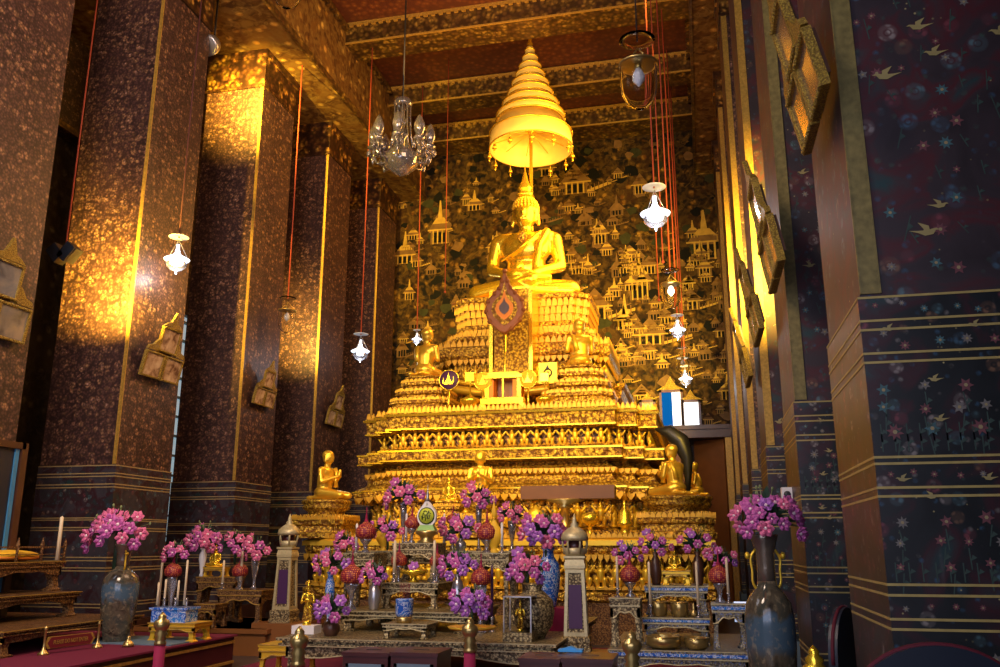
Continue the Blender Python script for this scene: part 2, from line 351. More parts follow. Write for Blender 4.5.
# ------------------------------------------------------------------ columns
def poly(m,o,P,s,fl,mi):
    m.mi=mi; m._f([m.bm.verts.new((o[0]+fl*x*s,o[1],o[2]+z*s)) for x,z in P]); m.mi=0
def bird(m,o,ux,s,fl):
    """small gold bird painted on the front face (y = o.y)"""
    poly(m,o,[(-.9,.25),(-.4,.08),(0,-.12),(.45,-.05),(.62,.2),(.85,.22),(.66,.34),(.42,.30),(.1,.22),(-.4,.22)],s,fl,1)
    poly(m,(o[0],o[1]-.0008,o[2]),[(.3,.1),(.25,.5),(-.35,.75),(-.05,.3),(-.1,.12)],s,fl,1)
def rosette(m,o,r,k,c):
    P=[]
    for q in range(k*2):
        a_=PI*q/k+r*40; rr=r*(1. if q%2 else .52); P.append((rr*math.cos(a_),rr*math.sin(a_)))
    poly(m,o,P,1.,1,c)
    poly(m,(o[0],o[1]-.0008,o[2]),[(r*.26*math.cos(PI*q/3),r*.26*math.sin(PI*q/3)) for q in range(6)],1.,1,5)
def stem(m,o,h,l): poly(m,o,[(-.003,0),(.003,0),(.003+l,h),(-.003+l,h)],1.,1,6); poly(m,(o[0],o[1]-.0006,o[2]),[(l*.5,h*.4),(l*.5+.03,h*.55),(l*.5+.01,h*.7)],1.,1,6)
plain('paint_teal',(.045,.115,.13),.6,0,.5,30); plain('paint_rose',(.14,.045,.055),.6,0,.5,30); plain('paint_grey',(.15,.14,.13),.6,0,.4,30); plain('paint_core',(.30,.24,.12),.6); plain('paint_leaf',(.03,.06,.05),.6,0,.4,20)
plain('line_gold',(.40,.31,.10),.55,.05,.3,20); plain('line_dim',(.34,.25,.11),.55,.05,.3,20)
PAINT=['bird_gold','paint_teal','paint_rose','paint_grey','paint_core','paint_leaf']
def column(x0,x1,y0,y1,shaft,dado,trim,side):
    b=bpy.data.objects.new('column',None); C.objects.link(b); struct(b); b.location=(x0,y0,0)
    w=x1-x0; d=y1-y0
    m=MB(); m.box(0,w,0,d,2.75,SOF)
    if side=='R':
        for k in range(int(26 if y0<5 else 16)):
            z=R.uniform(2.95,9); bird(m,(R.uniform(.25,w-.2) if y0<5 else R.uniform(.15,.7),-.003,z),1,R.uniform(.055,.09),R.choice([-1,1]))
        if y0<9:
            n_=int(9*w); 
            for iz in range(38 if y0<5 else 24):
                for ix in range(n_):
                    if R.random()<.30: continue
                    x_=(ix+.5+.5*(iz%2)+R.uniform(-.25,.25))/n_*w; z_=2.9+iz*.165+R.uniform(-.04,.04)
                    if .13<x_<w-.1: rosette(m,(x_,-.0015,z_),R.uniform(.022,.040),R.choice([5,6,8]),R.choice([2,3,3,4,3])) if R.random()<.6 else stem(m,(x_,-.0012,z_),R.uniform(.06,.14),R.uniform(-.05,.05))
    m.done('shaft',[shaft]+PAINT,b)
    m=MB(); m.box(-.015,w+.015,-.015,d+.015,.35,2.75)
    if side=='R' and y0<9:
        for zz,n in ((2.33,3),(2.13,4),(1.84,6),(.95,3),(1.755,5),(2.6,5)):
            for k in range(n): bird(m,((k+.5+R.uniform(-.2,.2))/n*w,-.019,zz-.03),1,.045,R.choice([-1,1]))
        for (za,zb2,st_,r0) in ((2.65,2.72,.12,.02),(2.48,2.55,.13,.026),(2.27,2.27,.17,.035),(2.17,2.17,.15,.036),(2.06,2.06,.18,.04),(1.84,1.84,.10,.02),(1.62,1.62,.17,.034),(1.52,1.52,.15,.03),(1.41,1.41,.16,.028),(1.21,1.21,.11,.018),(.98,.98,.16,.032),(.86,.86,.14,.03)):
            n_=int(w/st_)
            for k in range(n_):
                x_=(k+.5+R.uniform(-.2,.2))*w/n_; z_=R.uniform(za,zb2)+R.uniform(-.012,.012); rosette(m,(x_,-.017,z_),r0*R.uniform(.75,1.1),R.choice([6,8,8]),R.choice([2,3,3,4,4]))
                if r0>.027: stem(m,(x_,-.0165,z_-r0-.10),.10,R.uniform(-.02,.02))
        for zz in (1.95,1.33,2.0): 
            for k in range(int(w/.06)): stem(m,(k*.06+.03,-.0165,zz),.09,0)
    m.done('dado',[dado]+PAINT,b)
    m=MB(); m.box(-.05,w+.05,-.05,d+.05,0,.35); m.done('plinth','blue_grey' if side=='R' else 'wood_dark',b)
    m=MB(); t_=.0175; lw_=.006 if side=='R' else .009
    for q in LINES: m.box(-t_,w+t_,-t_,d+t_,q-lw_,q+lw_)
    m.done('painted_lines','line_gold' if side=='R' else 'line_dim',b)
    m=MB()
    for (cx,sx) in (((0,1),(w,-1)) if side=='R' else ((w,-1),)):
        wd=.095 if side=='R' else .055
        xa,xb=sorted((cx+sx*.008,cx+sx*wd)); m.box(xa,xb,-.012,0,2.77,SOF-.9)
        m.box(xa-.008,xa,-.016,0,2.77,SOF-.9); m.box(xb,xb+.008,-.016,0,2.77,SOF-.9)
    m.done('corner_molding',trim,b)
    m=MB(); m.box(-.02,w+.02,-.02,d+.02,SOF-.9,SOF); m.box(-.06,w+.06,-.06,d+.06,SOF-.18,SOF); m.box(-.04,w+.04,-.04,d+.04,SOF-.93,SOF-.86); m.done('capital_band','frieze_band',b)
    return b
for y0 in (4.9,8.5,12.12,15.82,19.36,23.1): column(LX-1.42,LX,y0,y0+1.48,'diaper_left','dado_left','trim_gold','L')
for y0 in (.5,4.62,8.05,11.75,15.4,19.1,22.8): column(RX,RX+2.0,y0,y0+1.15,'lacquer_right' if y0<13 else 'diaper_left','dado_right','trim_green' if y0<10 else 'trim_gold','R')
# ------------------------------------------------------------------ gilded stepped plinths
def plan(a,b,n,s):
    q=[(a,b-n*s)]
    for k in range(1,n+1): q+= [(a-k*s,b-(n-k+1)*s),(a-k*s,b-(n-k)*s)]
    return q+[(-x,y) for x,y in q[::-1]]+[(-x,-y) for x,y in q]+[(x,-y) for x,y in q[::-1]]
def tier(name,a,b,n,s,prof,mat,par,M=None):
    m=MB(); m.rings([[(x,y,z) for x,y in plan(a+o,b+o,n,s)] for z,o in prof],M=M); return m.done(name,mat,par)
def leaves(m,a,b,n,s,z,h,step,t=.04,lean=0.):
    """row of pointed leaves standing along a stepped plan"""
    P=plan(a,b,n,s); L=len(P)
    for i in range(L):
        p=Vector((*P[i],0)); q=Vector((*P[(i+1)%L],0)); d=q-p; l=d.length
        if l<1e-4: continue
        d.normalize(); nn=Vector((d.y,-d.x,0))
        if nn.dot((p+q)/2)<0 : nn=-nn
        if nn.y>.5: continue
        k=max(1,round(l/step)); w=l/k
        for j in range(k):
            c=p+d*(j+.5)*w; o=nn*(lean*h)
            A=[c-d*w*.46,c-d*w*.40+Vector((0,0,h*.45)),c+Vector((0,0,h))+o,c+d*w*.40+Vector((0,0,h*.45)),c+d*w*.46]
            f=[v+Vector((0,0,z))+nn*t for v in A]; g=[v+Vector((0,0,z))-nn*t for v in A]
            m.rings([f,g])
def stations(a,b,n,s,step):
    out=[]; P=plan(a,b,n,s); L=len(P)
    for i in range(L):
        p=Vector((*P[i],0)); q=Vector((*P[(i+1)%L],0)); d=q-p; l=d.length; d.normalize(); nn=Vector((d.y,-d.x,0))
        if nn.dot((p+q)/2)<0: nn=-nn
        if nn.y>.5 or nn.x<-.5: continue
        k=max(1,round(l/step))
        for j in range(k): out.append((p+d*(j+.5)*(l/k),math.atan2(nn.x,-nn.y)))
    return out
AXX=-3.85
def guardian_mesh():
    m=MB(); m.cap((-.05,0,.02),(-.07,-.02,.14),.035,.045,8); m.cap((.05,0,.02),(.07,-.02,.14),.035,.045,8)
    m.cap((0,0,.15),(0,0,.27),.06,.075,8); m.cap((-.08,0,.27),(-.15,-.01,.36),.028,.022,6); m.cap((.08,0,.27),(.15,-.01,.36),.028,.022,6)
    m.ball((0,-.01,.35),.045,8,6); m.lathe([(.04,.37),(.03,.41),(.008,.48)],8); m.lathe([(.1,0),(.1,.02),(.07,.03)],8); return m
gm=guardian_mesh().done('guardian_figure','gold_satin'); GM=gm.data; bpy.data.objects.remove(gm)
def guardians(par,a,b,n,s,step,z,sc,name='guardian_figure'):
    for i,(p,r) in enumerate(stations(a,b,n,s,step)):
        o=bpy.data.objects.new(name,GM); C.objects.link(o); o.parent=par; o.location=(p.x,p.y,z); o.rotation_euler=(0,0,r); o.scale=(sc,)*3
# --- the lower terrace
T=thing('altar_terrace','broad lowest gilded terrace with balustrade and arcade of small deities, under the whole altar','altar',(-3.42,19.0,0))
tier('terrace_foot',3.5,4.85,2,.3,[(0,.05),(.25,.05),(.3,0),(.62,0)],'gilt_wood',T)  # darker carved panels; the dimness low down is put into their colour
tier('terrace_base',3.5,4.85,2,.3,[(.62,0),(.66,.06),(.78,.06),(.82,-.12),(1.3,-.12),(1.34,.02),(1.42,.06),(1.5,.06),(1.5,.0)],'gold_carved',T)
tier('terrace_top',3.5,4.85,2,.3,[(1.5,.1),(1.58,.1),(1.6,.06),(1.62,.0)],'gold_satin',T)
m=MB(); leaves(m,3.52,4.87,2,.3,1.62,.09,.085,.02); m.done('terrace_crest','gold_leaf',T)
m=MB(); leaves(m,3.56,4.91,2,.3,1.36,-.12,.10,.02); leaves(m,3.52,4.87,2,.3,.82,.07,.1,.02); m.done('hanging_fringe','gold_leaf',T)
tier('red_band',3.5,4.85,2,.3,[(.64,.012),(.76,.012)],'carpet_red',T)
guardians(T,3.46,4.81,2,.3,.24,.84,.95,'deity_figure')
# --- main pedestal (front face Y=15.6)
PD=thing('altar_pedestal','main stepped gilded pedestal with a row of small guardian figures round its middle','altar',(-3.62,19.0,0))
a,b=2.76,3.4
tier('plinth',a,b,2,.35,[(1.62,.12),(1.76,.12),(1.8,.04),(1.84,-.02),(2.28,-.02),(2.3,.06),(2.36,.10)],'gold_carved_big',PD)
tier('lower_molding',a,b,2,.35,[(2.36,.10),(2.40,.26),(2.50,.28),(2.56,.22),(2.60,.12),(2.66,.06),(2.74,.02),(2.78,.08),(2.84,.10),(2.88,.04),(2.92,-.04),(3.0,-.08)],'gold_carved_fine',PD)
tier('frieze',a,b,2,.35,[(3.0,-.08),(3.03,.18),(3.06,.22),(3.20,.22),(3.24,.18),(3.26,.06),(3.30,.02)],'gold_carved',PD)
m=MB(); 
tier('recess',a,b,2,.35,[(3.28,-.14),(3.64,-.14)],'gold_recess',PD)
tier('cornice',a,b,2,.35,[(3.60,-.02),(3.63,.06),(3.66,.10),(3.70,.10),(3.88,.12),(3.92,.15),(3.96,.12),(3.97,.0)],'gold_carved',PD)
tier('cornice_edge',a,b,2,.35,[(3.63,.13),(3.655,.13)],'gold',PD); tier('cornice_edge',a,b,2,.35,[(3.885,.16),(3.93,.17)],'gold',PD)
tier('frieze_edge',a,b,2,.35,[(3.20,.24),(3.235,.24)],'gold',PD); tier('frieze_edge',a,b,2,.35,[(3.025,.235),(3.05,.235)],'gold',PD); tier('frieze_edge',a,b,2,.35,[(2.49,.30),(2.52,.30)],'gold',PD)
leaves(m,a+.1,b+.1,2,.35,3.96,.12,.085,.02); m.done('lotus_crest','gold_leaf',PD)
m=MB(); leaves(m,a-.0,b-.0,2,.35,3.26,.08,.09,.025,.3); leaves(m,a+.1,b+.1,2,.35,2.86,-.10,.10,.02); leaves(m,a+.0,b+.0,2,.35,2.60,.12,.11,.02,.2); m.done('petal_row','gold_leaf',PD)
m=MB(); leaves(m,a+.24,b+.24,2,.35,2.42,-.14,.16,.02); m.done('arched_fringe','gold_leaf',PD)
guardians(PD,a-.05,b-.05,2,.35,.235,3.29,.76)
guardians(PD,a-.0,b-.0,2,.35,.42,1.82,1.0)
# --- throne (upper seat)
TH=thing('buddha_throne','tall upper gilded throne of flared tiers directly under the great seated statue','throne',(-3.78,19.35,0))
zt=[aY(530,y,17.9).z for y in (404,376,362,345,332,292)]
B0=3.97
tier('throne_base',2.25,1.75,2,.22,[(B0,.0),(B0+.28,.0),(B0+.34,-.1),(B0+.5,-.16),(B0+.55,-.02),(B0+.72,.02),(B0+.78,.08),(B0+.84,.1),(B0+.86,-.05)],'gold_carved',TH)
tier('lower_tier',1.95,1.5,2,.2,[(B0+.84,.0),(B0+.95,.06),(B0+1.02,.02),(B0+1.08,-.14),(B0+1.45,-.14),(B0+1.5,.04),(B0+1.56,.08),(B0+1.76,.06),(B0+1.8,-.05)],'gold_carved_fine',TH)
m=MB(); leaves(m,1.98,1.53,2,.2,B0+1.78,.16,.13,.02); leaves(m,1.96,1.5,2,.2,B0+1.5,-.14,.13,.02); m.done('leaf_crest','gold_leaf',TH)
guardians(TH,1.88,1.43,2,.2,.22,B0+1.08,.66)
tier('middle_tier',1.62,1.2,2,.16,[(5.58,.0),(5.66,.05),(5.72,.0),(5.84,-.04),(5.90,.05),(5.98,.10),(6.04,.10),(6.06,-.02)],'gold_carved_fine',TH)
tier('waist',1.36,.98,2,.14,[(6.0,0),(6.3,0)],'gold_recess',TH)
zs=6.98
tier('lotus_tier',1.46,1.06,2,.14,[(6.2,.0),(6.24,.06),(6.32,.06),(6.38,.02),(6.80,.08),(6.86,.14),(zs-.03,.15),(zs,.1)],'gold_carved',TH)
m=MB(); leaves(m,1.52,1.12,2,.14,6.22,-.15,.10,.02); leaves(m,1.68,1.28,2,.16,6.04,.12,.11,.02); m.done('tassel_fringe','gold_leaf',TH)
m=MB()
for k in range(3): leaves(m,1.50+.025*k,1.10+.025*k,2,.14,6.33+.17*k,.25,.13-.0*k,.022,.08)
m.done('lotus_petals','gold_leaf',TH)
# draped centre panel of the throne
m=MB(); m.prism([(-.42,B0+.6),(-.25,B0+.45),(.25,B0+.45),(.42,B0+.6),(.36,B0+1.4),(.40,zs-.1),(-.40,zs-.1),(-.36,B0+1.4)],-1.95,-1.0)
m.done('centre_panel','gold_carved_fine',TH)
m=MB()
for sx in (-1,1): m.box(sx*.43-.04,sx*.43+.04,-1.98,-1.2,B0+.6,zs-.12)
m.done('panel_border','gold',TH)
# curved hull shape over the offering shelf
m=MB(); pts=[(x,-1.95-.15*(1-abs(x)/1.3),B0+.62+.16*(abs(x)/1.3)**2) for x in [i*.13 for i in range(-10,11)]]; m.tube(pts,.09,8); m.tube([(p[0]*.95,p[1]-.02,p[2]+.16) for p in pts],.045,6); m.done('curved_molding','gold_satin',TH)
# ------------------------------------------------------------------ great seated statue
def E3(a,b,c): 
    from mathutils import Euler
    return Euler((a,b,c))
BU=thing('seated_buddha_statue','large golden seated Buddha with folded legs and flame finial, highest on the altar','statue',(-3.8,19.2,zs+.02))
BU.scale=(1.04,1.04,1.10)
L=[('s',(0,.1,.34),(.75,.48,.32)),('s',(0,.08,.85),(.47,.31,.45)),('s',(0,.03,1.28),(.60,.36,.42)),('c',(-.56,.06,1.50),(.56,.06,1.50),.19,.19),
 ('c',(-.45,.08,.26),(-1.05,-.22,.22),.34,.22),('c',(.45,.08,.26),(1.05,-.22,.22),.34,.22),
 ('c',(1.08,-.25,.20),(-.15,-.66,.20),.21,.14),('c',(-1.08,-.25,.24),(.25,-.66,.38),.21,.13),
 ('c',(.25,-.64,.42),(.62,-.5,.46),.11,.07),('c',(-.15,-.66,.16),(-.6,-.5,.14),.11,.07),
 ('c',(-.68,.06,1.46),(-.80,.04,.86),.17,.14),('c',(.68,.06,1.46),(.80,.04,.86),.17,.14),
 ('c',(-.80,.03,.84),(-.28,-.50,.56),.135,.09),('c',(.80,.03,.84),(.28,-.50,.56),.135,.09),
 ('s',(0,-.58,.50),(.32,.15,.07)),('s',(.03,-.60,.56),(.30,.13,.06)),
 ('c',(-.2,-.64,.58),(.12,-.70,.57),.035,.025),('c',(-.2,-.60,.61),(.14,-.64,.60),.035,.025),('c',(-.18,-.56,.63),(.12,-.58,.63),.035,.025),('c',(-.1,-.52,.62),(-.01,-.60,.68),.035,.03),('c',(.12,-.5,.62),(.01,-.60,.68),.035,.03),
 ('c',(0,.03,1.58),(0,0,1.85),.17,.15),('s',(0,-.02,2.06),(.26,.28,.33)),('s',(0,.03,2.20),(.29,.30,.27)),('s',(0,.04,2.44),(.17,.17,.16)),
 ('c',(-.28,.01,2.2),(-.31,.0,1.84),.045,.05),('c',(.28,.01,2.2),(.31,.0,1.84),.045,.05),
 ('c',(0,-.27,2.16),(0,-.33,2.02),.022,.045),('c',(-.09,-.27,1.92),(.09,-.27,1.92),.025,.025),('c',(-.07,-.26,1.88),(.07,-.26,1.88),.025,.025),
 ('c',(-.19,-.22,2.17),(-.04,-.27,2.15),.02,.022),('c',(.19,-.22,2.17),(.04,-.27,2.15),.02,.022),('s',(-.1,-.235,2.09),(.055,.03,.025)),('s',(.1,-.235,2.09),(.055,.03,.025)),
 ('c',(.40,-.22,1.60),(-.02,-.38,1.22),.035,.035),('c',(-.02,-.38,1.22),(-.52,-.22,.98),.035,.035),
 ('c',(.52,-.12,1.6),(.38,-.32,1.25),.10,.07),('c',(.38,-.32,1.25),(.30,-.36,.72),.08,.09)]
blobmesh('body',L,'gold',.028,BU,4)
m=MB(); 
for k in range(9):   # rows of hair curls
    pass
for r in range(6):
    z=2.10+r*.065; rad=.30*math.sqrt(max(.05,1-((z-2.20)/.30)**2))
    for k in range(22):
        a_=2*PI*k/22
        if r<2 and -.9<math.cos(a_-(-PI/2))-0 and math.cos(a_+PI/2)>.25: continue
        m.ball((rad*math.cos(a_),.03+rad*1.02*math.sin(a_),z),.034,6,4)
m.done('hair_curls','gold_satin',BU)
m=MB(); m.lathe([(.17,2.48),(.19,2.53),(.15,2.56),(.13,2.60),(.16,2.66),(.12,2.76),(.07,2.88),(.045,3.0),(.015,3.12),(.004,3.26)],12,flute=8,fa=.25); m.done('flame_finial','gold',BU)
m=MB(); m.prism([(x*.11,1.43+z*.13) for x,z in [(-1,.1),(-.5,.7),(0,1.1),(.5,.7),(1,.1),(.55,-.6),(0,-1),(-.55,-.6)]],-.375,-.34); m.ball((0,-.38,1.44),.04,8,6); m.done('chest_emblem','gold_carved_fine',BU)
m=MB(); m.lathe([(1.3,0),(1.34,.02),(1.3,.05)],32,(0,-.12,-.04),sq=.58); m.done('seat_cushion','cloth_orange',BU)
# ------------------------------------------------------------------ nine-tiered umbrella
plain('umbrella_cloth',(.92,.72,.17),.5,.15,.12,5)
pu=aY(531,160,19.9)
UM=thing('tiered_umbrella','white-gold nine-tiered ceremonial umbrella with hanging bells above the great statue','umbrella',(pu.x,19.9,0))
zb=aY(531,152,19.9).z; zt_=aY(531,38,19.9).z; Hh=zt_-zb
rim=41/ppm(aY(531,140,19.9)); 
rr=[1.,.83,.69,.56,.455,.36,.27,.19,.115]; zz=[0,.235,.335,.43,.52,.60,.675,.75,.82]
for i in range(9):
    r=rim*rr[i]; z=zb+Hh*(zz[i]+.02); r2=rim*(rr[i+1] if i<8 else .06)*.93; z2=zb+Hh*((zz[i+1] if i<8 else .89)+.03)
    skirt=Hh*(.125 if i==0 else .05)
    m=MB(); m.lathe([(r*1.0,z),(r*1.02,z+.03),(r*.985,z+skirt),(r*.93,z+skirt+.05),(r2,z2+.02),(r2-.03,z2),(r*.90,z+skirt),(r*.96,z+skirt*.8),(r*.975,z),(r*1.0,z)],40,flute=40,fa=.012,cap=False)
    t_=m.done('umbrella_tier','umbrella_cloth',UM)
    m=MB()
    for zz_ in (z+.01,z+skirt): m.tube([(r*1.015*math.cos(a_),r*1.015*math.sin(a_),zz_) for a_ in [2*PI*k/40 for k in range(41)]],.018,6)
    m.done('trim_ring','gold',t_)
m=MB(); zf=zb+Hh*.89; m.lathe([(.10,zf),(.06,zf+.1),(.09,zf+.16),(.05,zf+.25),(.06,zf+.3),(.02,zf+.45),(.004,zt_+.12)],10); m.done('spire','gold',UM)
m=MB(); m.tube([(0,0,7.4),(0,0,zb+Hh*.3)],.045,8); m.lathe([(.045,zb+.5),(.16,zb+.58),(.05,zb+.7)],8); m.done('pole','gold',UM)
m=MB()
for k in range(10):
    a_=2*PI*k/10; m.tube([(0,0,zb+.55),(rim*.9*math.cos(a_),rim*.9*math.sin(a_),zb+.35)],.012,5)
m.done('rib_frame','gold_satin',UM)
bm_=MB(); bm_.tube([(0,0,0),(0,0,-.10)],.008,5); bm_.lathe([(.03,-.10),(.05,-.17),(.065,-.21),(.02,-.22)],8); bm_.lathe([(.03,-.24),(.008,-.34)],6)
b0=bm_.done('bell','gold'); 
for k in range(12):
    o=b0 if k==0 else b0.copy()
    if k: C.objects.link(o)
    o.parent=UM; a_=2*PI*(k+.4)/12; o.location=(rim*1.01*math.cos(a_),rim*1.01*math.sin(a_),zb+Hh*.02); 
# ------------------------------------------------------------------ kneeling disciple statues
plain('gold_smooth',(1,.62,.06),.33,.7,.04)
def disciple():
    t=thing('disciple_statue','golden kneeling disciple statue','statue')
    L=[('s',(0,.08,.15),(.17,.17,.12)),('c',(-.09,.06,.13),(-.13,-.36,.08),.105,.07),('c',(.09,.06,.13),(.13,-.36,.08),.105,.07),
     ('c',(-.13,-.32,.05),(-.10,.22,.05),.055,.04),('c',(.13,-.32,.05),(.10,.22,.05),.055,.04),('s',(-.10,.29,.045),(.04,.09,.04)),('s',(.10,.29,.045),(.04,.09,.04)),
     ('c',(0,.07,.2),(0,.05,.42),.135,.15),('s',(0,.04,.5),(.18,.12,.14)),('c',(-.135,.04,.57),(.135,.04,.57),.06,.06),
     ('c',(-.18,.04,.56),(-.205,.0,.34),.053,.043),('c',(.18,.04,.56),(.205,.0,.34),.053,.043),
     ('c',(-.205,-.01,.33),(-.035,-.23,.44),.042,.03),('c',(.205,-.01,.33),(.035,-.23,.44),.042,.03),
     ('s',(-.017,-.25,.51),(.015,.03,.075)),('s',(.017,-.25,.51),(.015,.03,.075)),
     ('c',(0,.03,.6),(0,.015,.7),.06,.06),('s',(0,.005,.80),(.098,.105,.135)),('s',(0,.02,.85),(.10,.112,.10)),('c',(-.088,.01,.83),(-.09,.01,.72),.014,.018),('c',(.088,.01,.83),(.09,.01,.72),.014,.018),
     ('c',(0,-.085,.81),(0,-.105,.765),.008,.015),('c',(-.03,-.083,.735),(.03,-.083,.735),.01,.01)]
    blobmesh('body',L,'gold_smooth',.0125,t,5)
    m=MB(); m.tube([(.13,-.06,.61),(.12,-.10,.5),(.10,-.10,.38),(.11,-.10,.24)],[.035,.03,.03,.045],8); m.tube([(.14,.10,.60),(.10,.15,.45),(.08,.17,.3)],[.035,.04,.05],8); m.done('sash','gold_satin',t)
    return t
DI=Proto(disciple())
def plinthlet(name,label,loc,r,h,n=4,cat='pedestal',style=0):
    """small gilt plinth: style 0 ends in a lotus seat, style 1 is a stepped pyramid"""
    t=thing(name,label,cat,loc)
    def st(zs,nm,mat):
        m=MB(); m.rings([[(x,y,z*h) for x,y in plan(r*s_,r*s_,2,r*.11)] for z,s_ in zs]); return m.done(nm,mat,t)
    if style==0:
        st([(0,1.),(.12,1.02),(.15,.9),(.30,.86),(.34,.96),(.46,1.0),(.5,.82),(.60,.74)],'plinth_base','gold_carved_fine')
        m=MB(); m.lathe([(r*.68,h*.60),(r*.64,h*.68),(r*.80,h*.74),(r*.86,h*.80),(r*.80,h*.84),(r*.88,h*.90),(r*.90,h*.96),(r*.80,h-.004),(r*.7,h)],28,flute=28,fa=.08); m.done('lotus_seat','gold_carved_fine',t)
        m=MB(); leaves(m,r*.98,r*.98,2,r*.11,h*.46,h*.14,r*.16,.01); m.done('leaf_edge','gold_leaf',t)
    else:
        st([(0,1.),(.10,1.02),(.13,.94),(.26,.88),(.29,.94),(.36,.92),(.38,.80),(.50,.74),(.53,.82),(.60,.80),(.62,.66),(.74,.60),(.77,.68),(.84,.68),(.87,.56),(.94,.54),(.96,.60),(1.,.58)],'plinth_base','gold_carved_fine')
        m=MB()
        for z,s_ in ((.36,.93),(.60,.81),(.84,.68)): leaves(m,r*s_,r*s_,2,r*.11,h*z,h*.08,r*.14,.01)
        m.done('leaf_edge','gold_leaf',t)
    return t
def dplace(px,pyb,Y,hpx,rz,label,pr,ph,pl,style=0):
    p=aY(px,pyb,Y); s=hpx/ppm(p)/.84
    plinthlet('gilded_pedestal',pl,(p.x,p.y,p.z-ph),pr,ph,style=style)
    DI.at(p,rz,label,(s*1.12,s*1.05,s))
dplace(327,500,14.7,44,PI*.5-.15,'golden disciple kneeling in profile with joined hands on the lower left pedestal',.50,aY(327,500,14.7).z-1.63,'round lotus-topped gilt pedestal at the left corner of the terrace')
dplace(673,496,15.1,46,-PI*.72,'golden kneeling disciple seen from behind near the dark doorway, lower right of the altar',.60,aY(673,496,15.1).z-1.63,'round gilt pedestal at the right corner of the terrace, by the doorway')
dplace(427,379,16.5,46,PI*.9,'golden disciple seen from behind on the upper left ledge, against the dark mural',.66,aY(427,379,16.5).z-3.98,'stepped gilt pedestal at the upper left end of the pedestal ledge',1)
dplace(580,369,16.5,46,-PI*.88,'brightly lit golden disciple on the upper right ledge beside the throne',.72,aY(580,369,16.5).z-3.98,'stepped gilt pedestal at the upper right end of the pedestal ledge',1)
dplace(480,498,14.3,42,0.1,'golden robed disciple in the middle, above the pink flowers and below the guardian row',.30,aY(480,498,14.3).z-1.63,'narrow gilt pedestal in the middle of the terrace front')
dplace(695,496,17.0,30,-PI*.5,'smallest dim golden disciple beneath the curved black fan, right of the altar',.36,aY(695,496,17.0).z-1.63,'dim gilt pedestal under the smallest disciple statue')
# ------------------------------------------------------------------ things on the pedestal ledge
def medallion(px,py,rpx,Y,face,emb,label,wavy=False):
    p=aY(px,py,Y); r=rpx/ppm(p); z0=3.97
    t=thing('round_standard',label,'standard',(p.x,Y,z0)); h=p.z-z0
    M=Matrix.Translation((0,0,h))@Matrix.Rotation(PI/2,4,'X')
    m=MB()
    if wavy: m.box(-r*1.1,r*1.1,-.02,.02,h-r*1.25,h+r*1.25)
    else: m.lathe([(r*.9,-.03),(r,0),(r*.9,.03)],28,M=M)
    m.done('disc_face',face,t)
    m=MB(); m.tube([(0,0,.0),(0,0,h-r)],.025,6); m.lathe([(.16,0),(.12,.05),(.04,.1)],10); m.done('stand','gold',t)
    m=MB()
    if wavy:
        m.tube([(r*.45*math.cos(a_),-.035,h+r*.45*math.sin(a_)) for a_ in [2*PI*k/16 for k in range(17)]],r*.09,6); m.prism([(-r*.2,h+r*.5),(0,h+r*.95),(r*.2,h+r*.5)],-.05,-.025); m.prism([(-r*.2,h-r*.5),(0,h-r*.85),(r*.2,h-r*.5)],-.05,-.025); m.ball((0,-.03,h),(r*.2,.02,r*.2),8,6)
    else:
        m.prism([(-r*.5,h-r*.45),(r*.5,h-r*.45),(r*.25,h-.1*r),(.12*r,h+.1*r),(0,h+r*.75),(-.12*r,h+.1*r),(-r*.25,h-.1*r)],-.05,-.02); m.prism([(-r*.6,h-r*.3),(-r*.45,h-r*.3),(-r*.52,h+r*.3)],-.05,-.02); m.prism([(r*.6,h-r*.3),(r*.45,h-r*.3),(r*.52,h+r*.3)],-.05,-.02)
    m.done('emblem',emb,t)
    m=MB(); 
    if not wavy: m.tube([(r*math.cos(a_),0,h+r*math.sin(a_)) for a_ in [2*PI*k/28 for k in range(29)]],r*.07,6); m.done('rim','gold',t)
    else: m.bm.free()
medallion(449,380,10,15.95,'purple','gold','purple disc standard with a golden temple-shaped emblem, left on the ledge')
medallion(483,381,9,15.95,'cloth_yellow','gold','plain yellow disc standard just left of the small gilt shrine')
medallion(528,379,9,15.95,'cloth_yellow','gold','plain yellow disc standard just right of the small gilt shrine')
medallion(548,373,8.5,15.95,'gold_satin','black','square yellow cloth standard with a black ring emblem, right on the ledge',True)
